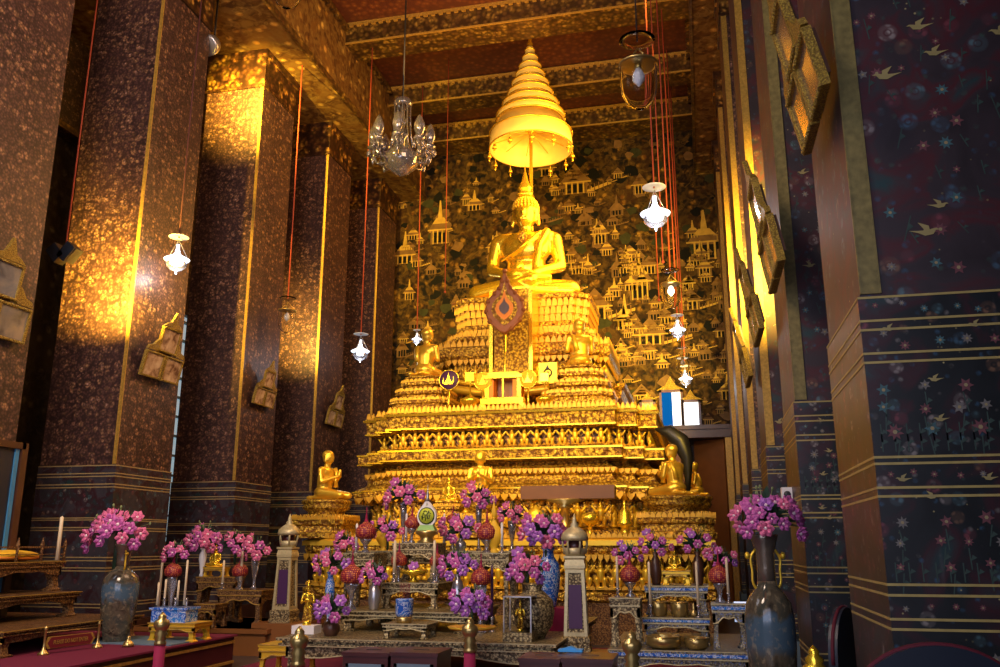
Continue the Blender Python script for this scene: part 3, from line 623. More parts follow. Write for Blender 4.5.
def shrine():
    p=aY(503,400,15.95); s=1/ppm(p); t=thing('gilded_shrine_box','small open-fronted gilt shrine cabinet at the centre of the pedestal ledge','shrine',(p.x,p.y,p.z))
    w=18*s;h=22*s
    m=MB(); m.box(-w,w,-.02,.4,0,.05); m.box(-w,w,.36,.4,0,h); 
    for sx in(-1,1): m.box(sx*w*.92-.04,sx*w*.92+.04,-.02,.06,0,h); 
    m.box(-w*1.1,w*1.1,-.05,.42,h,h+.06); m.box(-w*.05,w*.05,-.02,.0,0,h); m.done('cabinet','gold',t)
    for sx in(-1,1): m=MB(); m.box(min(sx*w*.9,sx*w*.55),max(sx*w*.9,sx*w*.55),0,.3,.05,h*.95); m.done('curtain','cloth_orange',t)
    m=MB(); m.box(-w*.5,w*.5,.3,.35,.05,h); m.done('back_panel','wood_brown',t)
    m=MB(); m.prism([(-w*1.1,h+.06),(w*1.1,h+.06),(w*.8,h+.12),(-w*.8,h+.12)],-.03,.4); m.done('roof','gold_satin',t)
    p=aY(503,408,15.8); s=1/ppm(p); t=thing('gilded_bench','long low gilt bench in front of the small shrine cabinet','bench',(p.x,p.y,3.97)); w=22*s; h=.24
    m=MB(); m.box(-w,w,-.12,.16,h*.55,h); m.done('bench_top','gold',t)
    for sx in(-1,1):
        m=MB(); m.box(sx*w*.9-.05,sx*w*.9+.05,-.1,.14,0,h*.55); m.done('leg','gold',t)
shrine()
def offering_lamp():
    t=thing('offering_urn','gilt urn','urn'); m=MB(); m.lathe([(.14,0),(.16,.03),(.06,.08),(.12,.14),(.2,.22),(.2,.27),(.08,.32),(.04,.36)],14); m.done('bowl','gold',t)
    m=MB(); m.tube([(0,0,.36),(0,0,.85)],.012,6); m.box(-.09,.09,-.05,.05,.62,.80); m.done('spire','gold',t); return t
OL=Proto(offering_lamp()); p=aY(470,408,15.9); OL.at((p.x,p.y,3.97),0,'gilt lidded urn left of the shrine, below the purple disc',1.)
p=aY(545,408,15.9); OL.at((p.x,p.y,3.97),0,'gilt lidded urn right of the shrine, below the square standard',.9)
# talipot fan on a pole
p=aY(505,373,16.3); s=1/ppm(p)
t=thing('leaf_shaped_fan','large reddish-brown pointed leaf-shaped ceremonial fan on a pole, before the statue','fan',(p.x,p.y,3.97))
h0=aY(505,333,16.3).z-3.97; h1=aY(505,272,16.3).z-3.97; H=h1-h0; w=19*s
plain('fan_brown',(.26,.075,.015),.5,.1,.3,12)
def leafp(k,zo=0): 
    pr=[(0,0),(.35,.07),(.8,.2),(1,.36),(.9,.52),(.55,.64),(.3,.72),(.14,.84),(0,1)]
    P=[(x*w*k,h0+H*.4+(z-.4)*H*k) for x,z in pr]; return P+[(-x,z) for x,z in P[-2:0:-1]]
m=MB(); m.prism(leafp(1),-.03,.03); m.done('fan_blade','fan_brown',t)
m=MB(); m.prism(leafp(.72),-.045,.0); f_=m.done('inner_leaf','gold_carved_fine',t); m=MB(); m.prism(leafp(.5),-.06,0); m.done('leaf_heart','cloth_orange',f_); m=MB(); m.prism(leafp(.28),-.075,0); m.done('heart_core','wood_red',f_)
m=MB(); P=leafp(1.02); m.tube([(x,-.01,z) for x,z in P+P[:1]],.03,6); 
for (x,z) in P[1:-1]: m.ball((x,-.01,z),.055,6,4)
m.done('fan_border','fan_brown',t)
m=MB(); m.tube([(0,0,0),(0,0,h0+.1)],.025,6); m.lathe([(.2,0),(.16,.05),(.05,.1)],10); m.done('pole','gold',t)
# curved dark horn over the right disciple
t=thing('curved_black_fan','long curved black pointed fan arching over the kneeling statue beside the doorway','fan',(0,0,0))
P=[aY(x,y,16.0) for x,y in [(655,429),(668,431),(680,441),(687,458),(688,480),(688,500)]]; b_=P[-1].copy(); t.location=(b_.x,b_.y,1.63)
P=[q-Vector(t.location) for q in P]
m=MB(); m.tube(P,[.02,.13,.17,.12,.06,.03],10); m.done('fan_blade','black',t); m=MB(); m.tube([P[-1],(0,0,0)],.03,6); m.lathe([(.15,0),(.04,.06)],8); m.done('pole','black',t)
# long brown tabletop with stem and the gold bowls on the terrace front
p=aY(570,499,14.55); s=1/ppm(p)
plain('box_brown',(.15,.055,.010),.45,0,.3,4)
t=thing('long_brown_box','long plain brown wooden box raised on a gold stem above the gold bowls','box',(p.x,p.y,0))
m=MB(); m.box(-49*s,45*s,-.12,.22,p.z,p.z+13*s); m.done('box_body','box_brown',t)
m=MB(); m.lathe([(.24,1.625),(.22,1.67),(.08,1.72),(.07,p.z-.16),(.16,p.z-.12),(.07,p.z-.09),(.34,p.z-.02),(.3,p.z)],20,(-.1,0.05,0)); m.done('stem','brass',t)
def lz(name,label,cat,px,py,Y,prof,mat,k=1.,**kw):
    p=aY(px,py,Y)
    if Y==14.4: p.z=1.63
    s=k/ppm(p); o=thing(name,label,cat,p); m=MB(); m.lathe([(r*s,z*s) for r,z in prof],20,**kw); m.done('body',mat,o); return o,s
for a_ in [('squat_gold_bowl','squat round yellow-gold bowl on the terrace edge under the brown box','bowl',590,527,14.4,[(6,0),(6,1),(2,2),(2,11),(5,12),(9,16),(9.5,20),(7,24),(5.5,24),(7,20),(5,15)],'gold'),
 ('gold_bell','bell-shaped yellow-gold finial standing right of the round gold bowl','bell',625,527,14.4,[(7,0),(7,2),(4,3),(4,10),(8,12),(8,14),(6.5,17),(6,24),(3.5,28),(1.5,30),(2,32),(.6,37)],'gold'),
 ('gold_covered_bowl','wide gold bowl with a stepped lid, left of the round gold bowl','bowl',536,523,14.4,[(7,0),(4,3),(4,9),(12,15),(13,18),(7,21),(8,24),(3,28),(1,32)],'gold_satin')]: lz(*a_)
# ------------------------------------------------------------------ doorway and gabled glass panels; their daylight reflections are painted as glow
D=bpy.data.objects.new('door_1',None); C.objects.link(D); struct(D); D.location=(0,BY,0)
m=MB(); m.box(-1.6,-1.42,-.12,.3,0,4.62); m.done('door_jamb','wood_brown',D); m=MB(); m.box(.72,.9,-.12,.3,0,4.62); m.done('door_jamb','trim_gold',D)
m=MB(); m.box(-1.8,1.0,-.18,.3,4.45,4.68); m.box(-1.9,1.1,-.24,.3,4.68,4.80); m.done('door_lintel','wood_dark',D)
m=MB(); m.box(-1.5,-1.45,.3,2,0,4.6); m.box(.8,.85,.3,2,0,4.6); m.box(-1.5,.85,2,2.05,0,4.6); m.box(-1.5,.85,.3,2,4.5,4.6); m.done('door_recess','wood_dark',D)
def leafdoor(x,w,rz,lab):
    m=MB(); m.box(0,w,-.04,.04,0.02,4.44); l_=m.done('door_leaf','wood_brown',D,(x,.1,0),(0,0,rz))
    m=MB(); m.box(.06,w-.06,-.06,-.04,.2,1.3); m.box(.06,w-.06,-.06,-.04,1.5,3.2); m.lathe([(.001,-.02),(.22,0),(.001,.02)],16,M=Matrix.Translation((w/2,-.06,3.8))@Matrix.Rotation(PI/2,4,'X')@Matrix.Diagonal((.7,1.3,1,1)),); m.done('door_panel','gilt_wood',l_)
leafdoor(-1.42,1.05,.0,'a'); leafdoor(.70,1.02,PI*.80,'b')
def gpanel(n,px0,px1,y0,y1,pane,extra=None):  # emissive panes stand in for reflections in gabled, framed glass
    a=aY(px0,y1,BY-.1); b=aY(px1,y0,BY-.1); o=bpy.data.objects.new('window_%d'%n,None); C.objects.link(o); struct(o); o.location=(a.x,BY,a.z); w=b.x-a.x; h=b.z-a.z  # each window_N here is a gabled, framed glass panel
    m=MB(); m.box(0,w,-.07,-.03,0,h); m.done('window_pane',pane,o)  # emissive pane stands in for the reflection in the glass
    if extra: m=MB(); m.box(w*.55,w,-.09,-.07,0,h); m.done('window_sash',extra,o)  # no sash: strip of a second reflection, as emission
    m=MB(); f=.07
    for q in ((-f,0,-f,h+f),(w,w+f,-f,h+f),(-f,w+f,-f,0),(-f,w+f,h,h+f)): m.box(q[0],q[1],-.14,0,q[2],q[3])
    m.done('window_frame','wood_red',o)
    m=MB(); m.prism([(-f*2,h+f),(w+f*2,h+f),(w*.8,h+f+w*.25),(w/2,h+f+w*.75),(w*.2,h+f+w*.25)],-.12,0); m.done('window_gable','frame_gilt',o)
gpanel(2,643,653,402,430,'picture_warm'); gpanel(3,663,680,392,427,'pane_blue','pane_white'); gpanel(4,685,698,402,427,'pane_white')
# ------------------------------------------------------------------ hanging lamps
def lamp(label,px,py,Y,rpx,lit,kind=0,cord='cord_red',ztop=CEIL):
    """px,py = centre of the smoke disc; rpx = its half width"""
    p=aY(px,py,Y); s=rpx/ppm(p); t=thing('hanging_lamp',label,'lamp',p,0,None,1.)
    m=MB(); m.tube([(0,0,-.1*s),(0,0,ztop-p.z)],max(.008,min(.016,.8/ppm(p))),6); m.done('cord',cord,t)
    m=MB(); m.lathe([(s*.15,.12*s),(s*.6,.06*s),(s,-.02*s),(s*.96,-.06*s),(s*.5,.0),(s*.1,.04*s)],24); m.done('smoke_disc','glass_smoke' if kind else 'white_porcelain' if lit else 'glass_smoke',t)
    if kind:   # tall glass bell jar
        m=MB(); pr=[(.95,-1.55),(1.02,-1.75),(1.03,-2.6),(.95,-3.3),(.7,-3.85),(.3,-4.15),(.02,-4.2)]
        inn=[(r*.93,z+.04) for r,z in pr[::-1]]
        m.lathe([(r*s,z*s) for r,z in pr+inn+pr[:1]],28,cap=False); m.done('glass_bell','glass',t)
        m=MB(); m.lathe([(.9*s,-1.62*s),(1.06*s,-1.6*s),(1.06*s,-1.5*s),(.9*s,-1.48*s)],24); m.done('rim_band','brass',t)
        for k in range(3):
            a_=2*PI*k/3+.3; m=MB(); m.tube([(0,0,-.5*s),(s*math.cos(a_),s*math.sin(a_),-1.55*s)],.008,5); m.done('chain','brass',t)
        m=MB(); m.lathe([(.12*s,-1.0*s),(.16*s,-1.6*s),(.26*s,-1.8*s)],12); m.done('socket','brass',t)
        m=MB(); m.lathe([(.16*s,-1.8*s),(.34*s,-2.2*s),(.34*s,-2.5*s),(.1*s,-2.8*s),(.01,-2.85*s)],14); m.done('bulb','lamp_warm' if lit else 'white_porcelain',t)
    else:
        for k in range(3):
            a_=2*PI*k/3+.4; m=MB(); m.tube([(0,0,-.3*s),(.95*s*math.cos(a_),.95*s*math.sin(a_),-2.1*s)],max(.006,.35/ppm(p)),5); m.done('chain','steel',t)
        m=MB(); m.lathe([(.16*s,-.8*s),(.2*s,-1.5*s),(.42*s,-1.9*s),(1.25*s,-2.35*s),(1.2*s,-2.45*s),(.4*s,-2.3*s)],20); m.done('lamp_shade','white_porcelain' if not lit else 'lamp_glow',t)
        m=MB(); m.lathe([(.75*s,-2.5*s),(1.0*s,-2.8*s),(.95*s,-3.1*s),(.55*s,-3.45*s),(.15*s,-3.6*s),(.12*s,-3.8*s),(.01,-3.9*s)],18); m.done('glass_bowl','crystal',t)
        m=MB(); m.lathe([(.1*s,-1.3*s),(.22*s,-1.5*s),(.2*s,-2.1*s),(.45*s,-2.35*s),(.45*s,-2.7*s),(.05*s,-2.85*s)],14); m.done('bulb','lamp_white' if lit else 'white_porcelain',t)
        if lit:
            l=bpy.data.lights.new('bulb_light','POINT'); l.energy=22; l.color=(.8,.88,1.); l.shadow_soft_size=.06; lo=bpy.data.objects.new('bulb_light',l); C.objects.link(lo); lo.parent=t; lo.location=(0,0,-4.3*s)
    return t
lamp('lit white glass oil lamp hanging before the second left column, above its picture frame',179,237,12.7,10,True,0,'cord_dark')
lamp('lit white lamp hanging before the fourth column, nearest left of the altar',361,334,18.6,7.5,True)
lamp('brightest lit white lamp, upper right before the mural, under the clear bell jar',654,187,12.6,12,True)
lamp('big clear glass bell jar lamp hanging at the upper right near the umbrella',637,40,8.3,18,False,1,'black',SOF+2)
lamp('clear glass bell lamp cut off by the top edge, upper left',290,-48,8.6,15,False,1,'cord_dark')
lamp('unlit clear glass globe lamp hanging beside the gold-lit third column',288,298,16.6,8.5,False,1)
lamp('warm-lit clear globe lamp hanging below the brightest lamp, before the mural',670,270,15.4,9.5,True,1)
lamp('smaller lit white lamp hanging right of the lower mural, below the warm globe lamp',677,315,18.6,6.5,True)
lamp('dim clear globe lamp just above the lowest right lamp',682,348,21.4,6.5,False,1)
lamp('lowest lit white lamp on the right, just above the gabled windows',685,366,22.8,5.5,True)
lamp('small lit lamp mostly hidden behind the upper left disciple',417,330,21.5,4,True)
for px,Y,yb in ((445,20.5,292),(663,14.0,262),(659,16.8,300)):  # lamp cords whose lamps are out of sight; end knobs added
    p=aY(px,yb,Y); m=MB(); m.tube([(0,0,0),(0,0,CEIL-p.z)],.011,5); m.ball((0,0,0),.03,8,6); o=m.done('bell_pull','cord_red',None,p)
    tag(o,{445:'lone thin red cord hanging left of the great statue',663:'red cord hanging just right of the bright upper lamp cord',659:'red cord hanging lowest among the cords over the right mural'}[px],'cord')
# dark floodlight on a red cord between the columns
p=aY(66,245,11.2); t=thing('hanging_floodlight','dark blue floodlight cluster hanging on a red cord before the left niche','lamp',p)
m=MB(); m.tube([(0,0,0),(0,0,SOF-p.z)],.014,6); m.done('cord','cord_red',t)
for sx in(-1,1):
    m=MB(); m.box(-.10,.10,-.09,.09,-.17,.1); q=m.done('lamp_head','black',t,(sx*.13,0,-.12),(0,sx*.7,0)); m=MB(); m.box(-.1,.1,-.12,-.1,-.18,.1); m.done('lens','navy',q)
p=aY(214,44,13.9); t=thing('ceiling_floodlight','dim floodlight fixed high between the second and third left columns','lamp',p)
m=MB(); m.lathe([(.05,0),(.2,.1),(.22,.3),(.18,.31)],16,M=Matrix.Rotation(2.2,4,'X')); m.done('lamp_head','steel',t); m=MB(); m.tube([(0,0,.0),(0,.0,SOF-p.z)],.02,6); m.done('bracket','black',t)
# chandelier
p=aY(403,102,15.6); s=1/ppm(p)
t=thing('crystal_chandelier','unlit grey crystal chandelier with drops, hanging left of the tiered umbrella','chandelier',p)
m=MB(); m.tube([(0,0,0),(0,0,CEIL-p.z)],.02,6); m.done('cord','black',t)
m=MB(); m.lathe([(2*s,4*s),(8*s,2*s),(9.5*s,-2*s),(8*s,-6*s),(3*s,-3*s)],24,flute=24,fa=.08); m.done('crown','crystal',t)
m=MB(); m.lathe([(3*s,-5*s),(2*s,-14*s),(4*s,-20*s),(2.5*s,-28*s),(6*s,-32*s),(6*s,-38*s),(3*s,-42*s),(3*s,-54*s)],16); m.done('stem','crystal',t)
m=MB(); m.lathe([(4*s,-52*s),(16*s,-56*s),(19*s,-62*s),(15*s,-70*s),(8*s,-76*s),(1*s,-80*s)],28,flute=28,fa=.1); m.done('bowl','crystal',t)
for k in range(10):
    a_=2*PI*k/10; m=MB(); m.tube([(8*s*math.cos(a_),8*s*math.sin(a_),-5*s),(8.5*s*math.cos(a_),8.5*s*math.sin(a_),-30*s),(12*s*math.cos(a_),12*s*math.sin(a_),-56*s)],.8*s,5)
    m.done('bead_chain','crystal',t)
arm=None
for k in range(8):
    a_=2*PI*k/8+.2
    if arm is None:
        m=MB(); m.tube([(8*s,0,-58*s),(16*s,0,-66*s),(24*s,0,-66*s),(28*s,0,-56*s),(28*s,0,-50*s)],1.1*s,6); arm=m.done('arm','crystal',t)
        m=MB(); m.lathe([(2*s,-52*s),(6*s,-50*s),(5*s,-48*s),(2*s,-47*s)],12,(28*s,0,0)); m.lathe([(2.5*s,-47*s),(5*s,-40*s),(4.5*s,-34*s),(2.4*s,-28*s),(.3*s,-24*s)],12,(28*s,0,0),flute=8,fa=.15); cup=m.done('glass_shade','crystal',arm)
        m=MB()
        for j in range(7): b_=2*PI*j/7; m.ball((28*s+5*s*math.cos(b_),5*s*math.sin(b_),-56*s),(1.5*s,1.5*s,3.4*s),6,5)
        m.ball((28*s,0,-62*s),(2*s,2*s,5*s),6,5); dr=m.done('drops','crystal',arm); arm.rotation_euler=(0,0,a_)
    else:
        a2=arm.copy(); C.objects.link(a2); a2.parent=t; a2.rotation_euler=(0,0,a_)
        for q in (cup,dr): c=q.copy(); C.objects.link(c); c.parent=a2
# ------------------------------------------------------------------ gabled picture frames on the columns
def gframe(mat):
    t=thing('gabled_picture_frame','gilt frame','picture frame')
    for (x0,z0) in ((-.62,0),(.02,0),(-.30,.56)):
        m=MB(); f=.04; w=.6; h=.52
        for q in ((x0,x0+f,z0,z0+h),(x0+w-f,x0+w,z0,z0+h),(x0+f,x0+w-f,z0,z0+f),(x0+f,x0+w-f,z0+h-f,z0+h)): m.box(q[0],q[1],-.045,.03,q[2],q[3])
        for k in range(10): m.ball((x0+w*(k+.5)/10,-.045,z0+h-.02),.02,6,4); m.ball((x0+w*(k+.5)/10,-.045,z0+.02),.02,6,4)
        fr=m.done('picture','frame_gilt',t)
        m=MB(); m.box(x0+f,x0+w-f,-.02,.0,z0+f,z0+h-f); m.done('picture_glass',mat,fr)
    m=MB(); m.prism([(-.3,1.09),(.3,1.09),(.2,1.16),(.1,1.2),(0,1.42),(-.1,1.2),(-.2,1.16)],-.04,.02)
    for sx in(-1,1): m.prism([(sx*.3,.54),(sx*.62,.54),(sx*.58,.62),(sx*.45,.66),(sx*.36,.76),(sx*.3,.8)],-.04,.02)
    m.done('crest','frame_gilt',t)
    m=MB(); m.box(-.6,.6,.03,.06,.1,.5); m.box(-.25,.25,.03,.06,.5,1.0); m.done('backing_board','wood_dark',t); return t
FG=Proto(gframe('picture_warm')); FM=Proto(gframe('mirror_glass')); FL=Proto(gframe('glass_picture'))
def fplace(P,px,py,X,side,lean,label,s=1.):
    p=aX(px,py,X); o=P.at(p,0,label,s); o.rotation_euler=(math.radians(lean),0,side*PI/2); return o
fplace(FG,158,380,LX+.09,1,12,'warm gilt gabled frame of three pictures on the second left column, under the lit lamp',.85)
fplace(FG,262,406,LX+.09,1,12,'gilt gabled frame of three pale pictures on the third left column',.70)
fplace(FG,333,426,LX+.09,1,12,'small gilt gabled picture frame on the fourth left column, beside the altar',.75)
fplace(FL,-12,335,LX+.09,1,8,'gilt frame of grey glazed pictures at the far left edge, on the nearest left column',.95)
fplace(FM,817,122,RX-.10,-1,12,'large gilt frame of diamond-looking mirrors on the nearest right column, at the top edge',.70)
fplace(FM,778,278,RX-.10,-1,10,'gilt framed mirrors leaning from the second right column, beside the yellow-lit strip',.82)
fplace(FM,760,338,RX-.10,-1,10,'small narrow gilt framed mirror leaning from the third right column',.8)
fplace(FM,750,382,RX-.10,-1,10,'lowest and smallest gilt framed mirror on the far right columns',.8)
# ------------------------------------------------------------------ furniture
def tbl(label,x0,x1,y0,y1,z0,z1,mat='silver_carved',cat='altar table',legs=4,name='altar_table',inlay=None):
    t=thing(name,label,cat,((x0+x1)/2,(y0+y1)/2,z0)); w=(x1-x0)/2; d=(y1-y0)/2; h=z1-z0; th=min(.06,h*.16)
    m=MB(); m.box(-w,w,-d,d,h-th*.5,h); m.box(-w*.97,w*.97,-d*.97,d*.97,h-th,h-th*.5); m.box(-w*.99,w*.99,-d*.99,d*.99,h-th*1.25,h-th); m.done('table_top',mat if mat!='silver_inlay' else 'silver_inlay',t)
    if inlay: m=MB(); m.box(-w*.985,w*.985,-d*1.003,-d*.99,h-th*.95,h-th*.45); m.done('inlay_strip',inlay,t)
    ah=min(.16,h*.30); zt=h-th*1.2; m=MB(); n=14
    for (L_,off,ax) in ((w,-d*.95,0),(w,d*.95-.03,0),(d,-w*.95,1),(d,w*.95-.03,1)):
        P=[(-L_*.95,zt)]; P=[(-L_*.95,zt),(L_*.95,zt)]
        for k in range(n+1):
            u=1-2*k/n; P.append((u*L_*.95,zt-ah*(.45+.55*abs(u)**1.5)-ah*.10*math.cos(u*9)))
        if ax==0: m.prism(P,off,off+.03)
        else: m.prism(P,off,off+.03,M=Matrix.Rotation(PI/2,4,'Z')@Matrix.Identity(4)) if False else m.rings([[(off,x,z) for x,z in P],[(off+.03,x,z) for x,z in P]])
    m.done('apron',mat,t); P=[0,0]+[((1-2*k/n)*w*.95,zt-ah*(.45+.55*abs(1-2*k/n)**1.5)-ah*.10*math.cos((1-2*k/n)*9)) for k in range(n+1)]
    m=MB(); e_=.008; m.box(-w-.004,w+.004,-d-.006,-d+.006,h-e_,h+.001); m.box(-w*.98,w*.98,-d*.985-.006,-d*.985+.004,h-th*1.3-e_,h-th*1.3+.004); m.box(w-.006,w+.006,-d,d,h-e_,h+.001)
    m.tube([(x,-d*.95-.004,z) for x,z in P[2:]],.008,5); m.done('edge_molding','pale_gilt' if 'silver' in mat else 'trim_gold',t)
    lw=max(.03,min(.07,w*.14)); lm=None
    for sx in(-1,1):
        for sy in(-1,1):
            if lm is None:
                m=MB(); m.rings([[(x*k_*lw+o_,y*k_*lw-o_,z*zt) for x,y in ((-1,-1),(1,-1),(1,1),(-1,1))] for z,k_,o_ in ((0,1.15,.0),(.08,1.2,.0),(.16,.7,-.2*lw),(.45,.6,-.1*lw),(.75,.85,.1*lw),(1,1.1,0))]); l_=m.done('leg',mat,t); lm=l_.data
            else: l_=bpy.data.objects.new('leg',lm); C.objects.link(l_); l_.parent=t
            l_.location=(sx*(w*.95-lw),sy*(d*.95-lw),0); l_.scale=(-sx if False else (1 if sx<0 else -1),(1 if sy>0 else -1),1)
    return t
def tpx(label,px0,px1,py,Y,dep,z0,mat='silver_carved',**k):
    a=aY(px0,py,Y); b=aY(px1,py,Y); z=(a.z+b.z)/2
    tbl(label,a.x,b.x,Y,Y+dep,z0,z,mat,**k); return z
# centre group
z1=tpx('long carved silver-gilt table across the centre foreground, holding the tiered stands',276,556,641,8.9,3.5,.05)
z2=tpx('wide carved table set on the long foreground table, under the blue pot stand',338,470,612,9.7,1.5,z1)
zb_=tpx('deep back stand behind the emblem clock, carrying the highest flower vases',347,522,551,11.35,.95,z1)
z3=tpx('carved table with arched apron, below the two tall cream candles',381,438,583,10.2,.9,z2)
z4=tpx('slender upper table carrying the green and white emblem clock',392,436,543,10.6,.45,z3)
z5=tpx('tall narrow carved pedestal table on the centre left, under a red cone',343,374,553,10.6,.5,z1)
z6=tpx('tall narrow carved pedestal table right of centre, under the yellow teardrop',472,509,553,10.4,.5,z1)
z7=tpx('small low carved stand holding the blue and white pot',382,427,624,9.05,.4,z1)
z8=tpx('low gilded stool at the floor beside the left lantern post',258,300,645,9.6,.5,.05,'gold_satin')
# right group
r1=tpx('long low silver inlaid table across the right foreground',608,752,651,9.3,1.9,.05,'silver_inlay',inlay='blue_white')
r2=tpx('middle silver inlaid table on the right holding brass bowls',642,710,618,9.75,1.1,r1,'silver_inlay',inlay='blue_white')
r3=tpx('top silver inlaid table on the right, under the small gilt stand',644,708,586,10.1,.7,r2,'silver_inlay',inlay='blue_white')
r4=tpx('narrow silver side table left of the stepped tables, brown top',609,640,598,9.5,.4,r1,'silver_carved')
r5=tpx('narrow silver inlaid side table right of the stepped tables, beside the big vase',711,745,604,9.5,.4,r1,'silver_inlay',inlay='blue_white')
r6=tpx('small gilt stand on top of the right stepped tables',662,690,571,10.3,.35,r3,'gold_satin')
# left group
m=MB(); m.box(-1.05,1.05,-.9,.9,0,.36); m.box(-1.1,1.1,-.95,.95,.30,.36); p=aZ(236,629,.36); o=m.done('low_wooden_platform','wood_brown',None,(p.x-.62,p.y+.95,0)); tag(o,'low carved brown wooden platform behind the red dais, under the gilt tables','platform')
l1=tpx('gilt carved table left of the lantern post, holding a crystal vase',217,262,590,12.1,.6,.36,'gilt_wood')
l2=tpx('higher gilt carved table in the left group, holding the small seated Buddha',196,236,577,12.75,.3,.36,'gilt_wood')
l3=tpx('small low gilt table at the left of its group, with a glass dish',194,216,604,11.6,.35,.36,'gilt_wood')
l4=tpx('tiny gilt stand directly under the small seated Buddha, left group',203,224,567,12.85,.2,l2,'gold_satin')
# dais and its stacked tables at far left
m=MB(); m.box(-9.03,-5.9,3.5,10.5,0,.38); o=m.done('red_dais','wood_red'); tag(o,'wide low dais covered in red carpet at the lower left','dais')
m=MB(); m.box(-9.03,-5.86,3.5,10.52,.38,.4); m.done('dais_carpet','carpet_red',o); m=MB(); m.box(-5.9,-5.88,3.5,10.5,.06,.09); m.box(-5.9,-5.88,3.5,10.5,.3,.33); m.done('dais_edging','trim_gold',o)
a=aZ(4,632,.66); b=aZ(108,614,.66); xr=(a.x+b.x)/2
tbl('long low gilt wooden table at the far left front of the dais',a.x-2.2,a.x,a.y,b.y,.4,.66,'gilt_wood')
a2=aZ(2,597,.95); b2=aZ(74,591,.95)
tbl('middle gilt wooden table of the far left stack',min(a2.x,a.x-.25)-1.5,min(a2.x,a.x-.25),a2.y-.2,b2.y,.66,.95,'gilt_wood')
a3=aZ(2,563,1.36); b3=aZ(66,561,1.36)
X3=min(a2.x,a.x-.25)-.3; p3=aX(66,561,X3); p3l=aX(-8,566,X3); zt3=p3.z
tbl('tallest gilt wooden table of the far left stack, holding a yellow cushion',X3-1.1,X3,p3l.y,p3.y,.95,zt3,'gilt_wood')
t=thing('yellow_cushion','flat yellow cushion with an orange stripe on the far left table','cushion',(X3-.35,(p3.y+p3l.y)/2,zt3))
m=MB(); m.ball((0,0,.07),(.30,.42,.07),16,8); m.done('cushion_body','cloth_yellow',t); m=MB(); m.ball((0,0,.045),(.315,.44,.04),16,8); m.done('stripe','cloth_orange',t)
t=thing('low_gilt_railing','low gilt railing along the edge of the far left table','railing',(X3-.04,p3.y,zt3)); L_=p3.y-p3l.y
m=MB(); m.box(-.012,.012,-L_,0,.16,.18); m.box(-.012,.012,-L_,0,.08,.09); m.done('rail','gilt_wood',t)
for k in range(4): m=MB(); m.lathe([(.022,0),(.015,.1),(.024,.2),(.004,.28)],8,(0,-L_*k/3,0)); m.done('post','gilt_wood',t)
p=Vector((X3-.75,(p3.y*.6+p3l.y*.4),0)); t=thing('round_red_backrest','dark red round-topped cushion backrest behind the far left railing','cushion',(p.x,p.y,zt3)); m=MB(); m.ball((0,0,.21),(.12,.24,.22),16,10); m.done('pad','velvet_dark',t)
plain('blue_trim',(.05,.22,.42),.4)
# framed panel beyond: shrine board leaning at left edge
p=aZ(6,548,1.5); P_=aX(14,500,-8.4)
t=thing('dark_framed_board','dark blue-edged framed board leaning at the far left behind the stacked tables','board',(P_.x,P_.y,.4))
m=MB(); m.box(-.04,.04,-1.2,0,0,2.3); m.done('board_panel','navy',t); m=MB(); m.box(.0,.08,-.06,.04,0,2.36); m.box(0,.08,-1.2,0,2.28,2.36); m.done('board_frame','wood_dark',t); m=MB(); m.box(.04,.06,-.14,-.08,0,2.28); m.done('blue_edge','blue_trim',t)
# sign between two brass posts
pa=aZ(43,655,.4); pb=aZ(97,648,.4)
t=thing('barrier_sign','small red sign board with gold border and writing, held between two brass posts','sign',pa); v=pb-pa; L_=v.length; t.rotation_euler=(0,0,math.atan2(v.y,v.x)); hh=26/ppm(pa)
for x in (0,L_): m=MB(); m.lathe([(.06,0),(.055,.02),(.02,.05),(.012,.1),(.012,hh*.9),(.022,hh*.95),(.005,hh*1.08)],12,(x,0,0)); m.done('post','brass',t)
m=MB(); m.tube([(0,0,hh*.82),(L_,0,hh*.82)],.006,6); m.done('rail','brass',t)
w=L_*.43; h=.055; cx=L_*.47; cz=hh*.42
hexp=lambda k:[(cx-w*k,cz),(cx-w*k+.04,cz-h*k),(cx+w*k-.04,cz-h*k),(cx+w*k,cz),(cx+w*k-.04,cz+h*k),(cx-w*k+.04,cz+h*k)]
m=MB(); m.prism(hexp(1.08),-.004,.006); m.done('border','trim_gold',t); m=MB(); m.prism(hexp(.98),-.008,.0); m.done('board','rim_red',t)
cu=bpy.data.curves.new('sign_text','FONT'); cu.body='PLEASE DO NOT ENTER'; cu.size=.06; cu.align_x='CENTER'; cu.align_y='CENTER'; cu.extrude=.001
o=bpy.data.objects.new('lettering',cu); C.objects.link(o); dg=bpy.context.evaluated_depsgraph_get(); me=bpy.data.meshes.new_from_object(o.evaluated_get(dg)); bpy.data.objects.remove(o)
o=bpy.data.objects.new('lettering',me); me.materials.append(MATS['trim_gold']); C.objects.link(o); o.parent=t; o.location=(cx,-.012,cz); o.rotation_euler=(PI/2,0,0)
wd=max(v_.co.x for v_ in me.vertices)*2; o.scale=(w*1.5/wd,1,1)
# flat mat and hand bell on the dais
p=aZ(150,641,.4); m=MB(); m.box(-.75,.55,-.42,.42,0,.012); o=m.done('grey_mat','blue_grey',None,p); tag(o,'flat grey-blue mat lying on the red dais','mat')
lz('brass_hand_bell','small brass bell standing on the grey mat','bell',128,646,aZ(128,646,.41).y,[(6,0),(5,2),(4,4),(1.5,6),(2,8),(.5,10)],'brass')
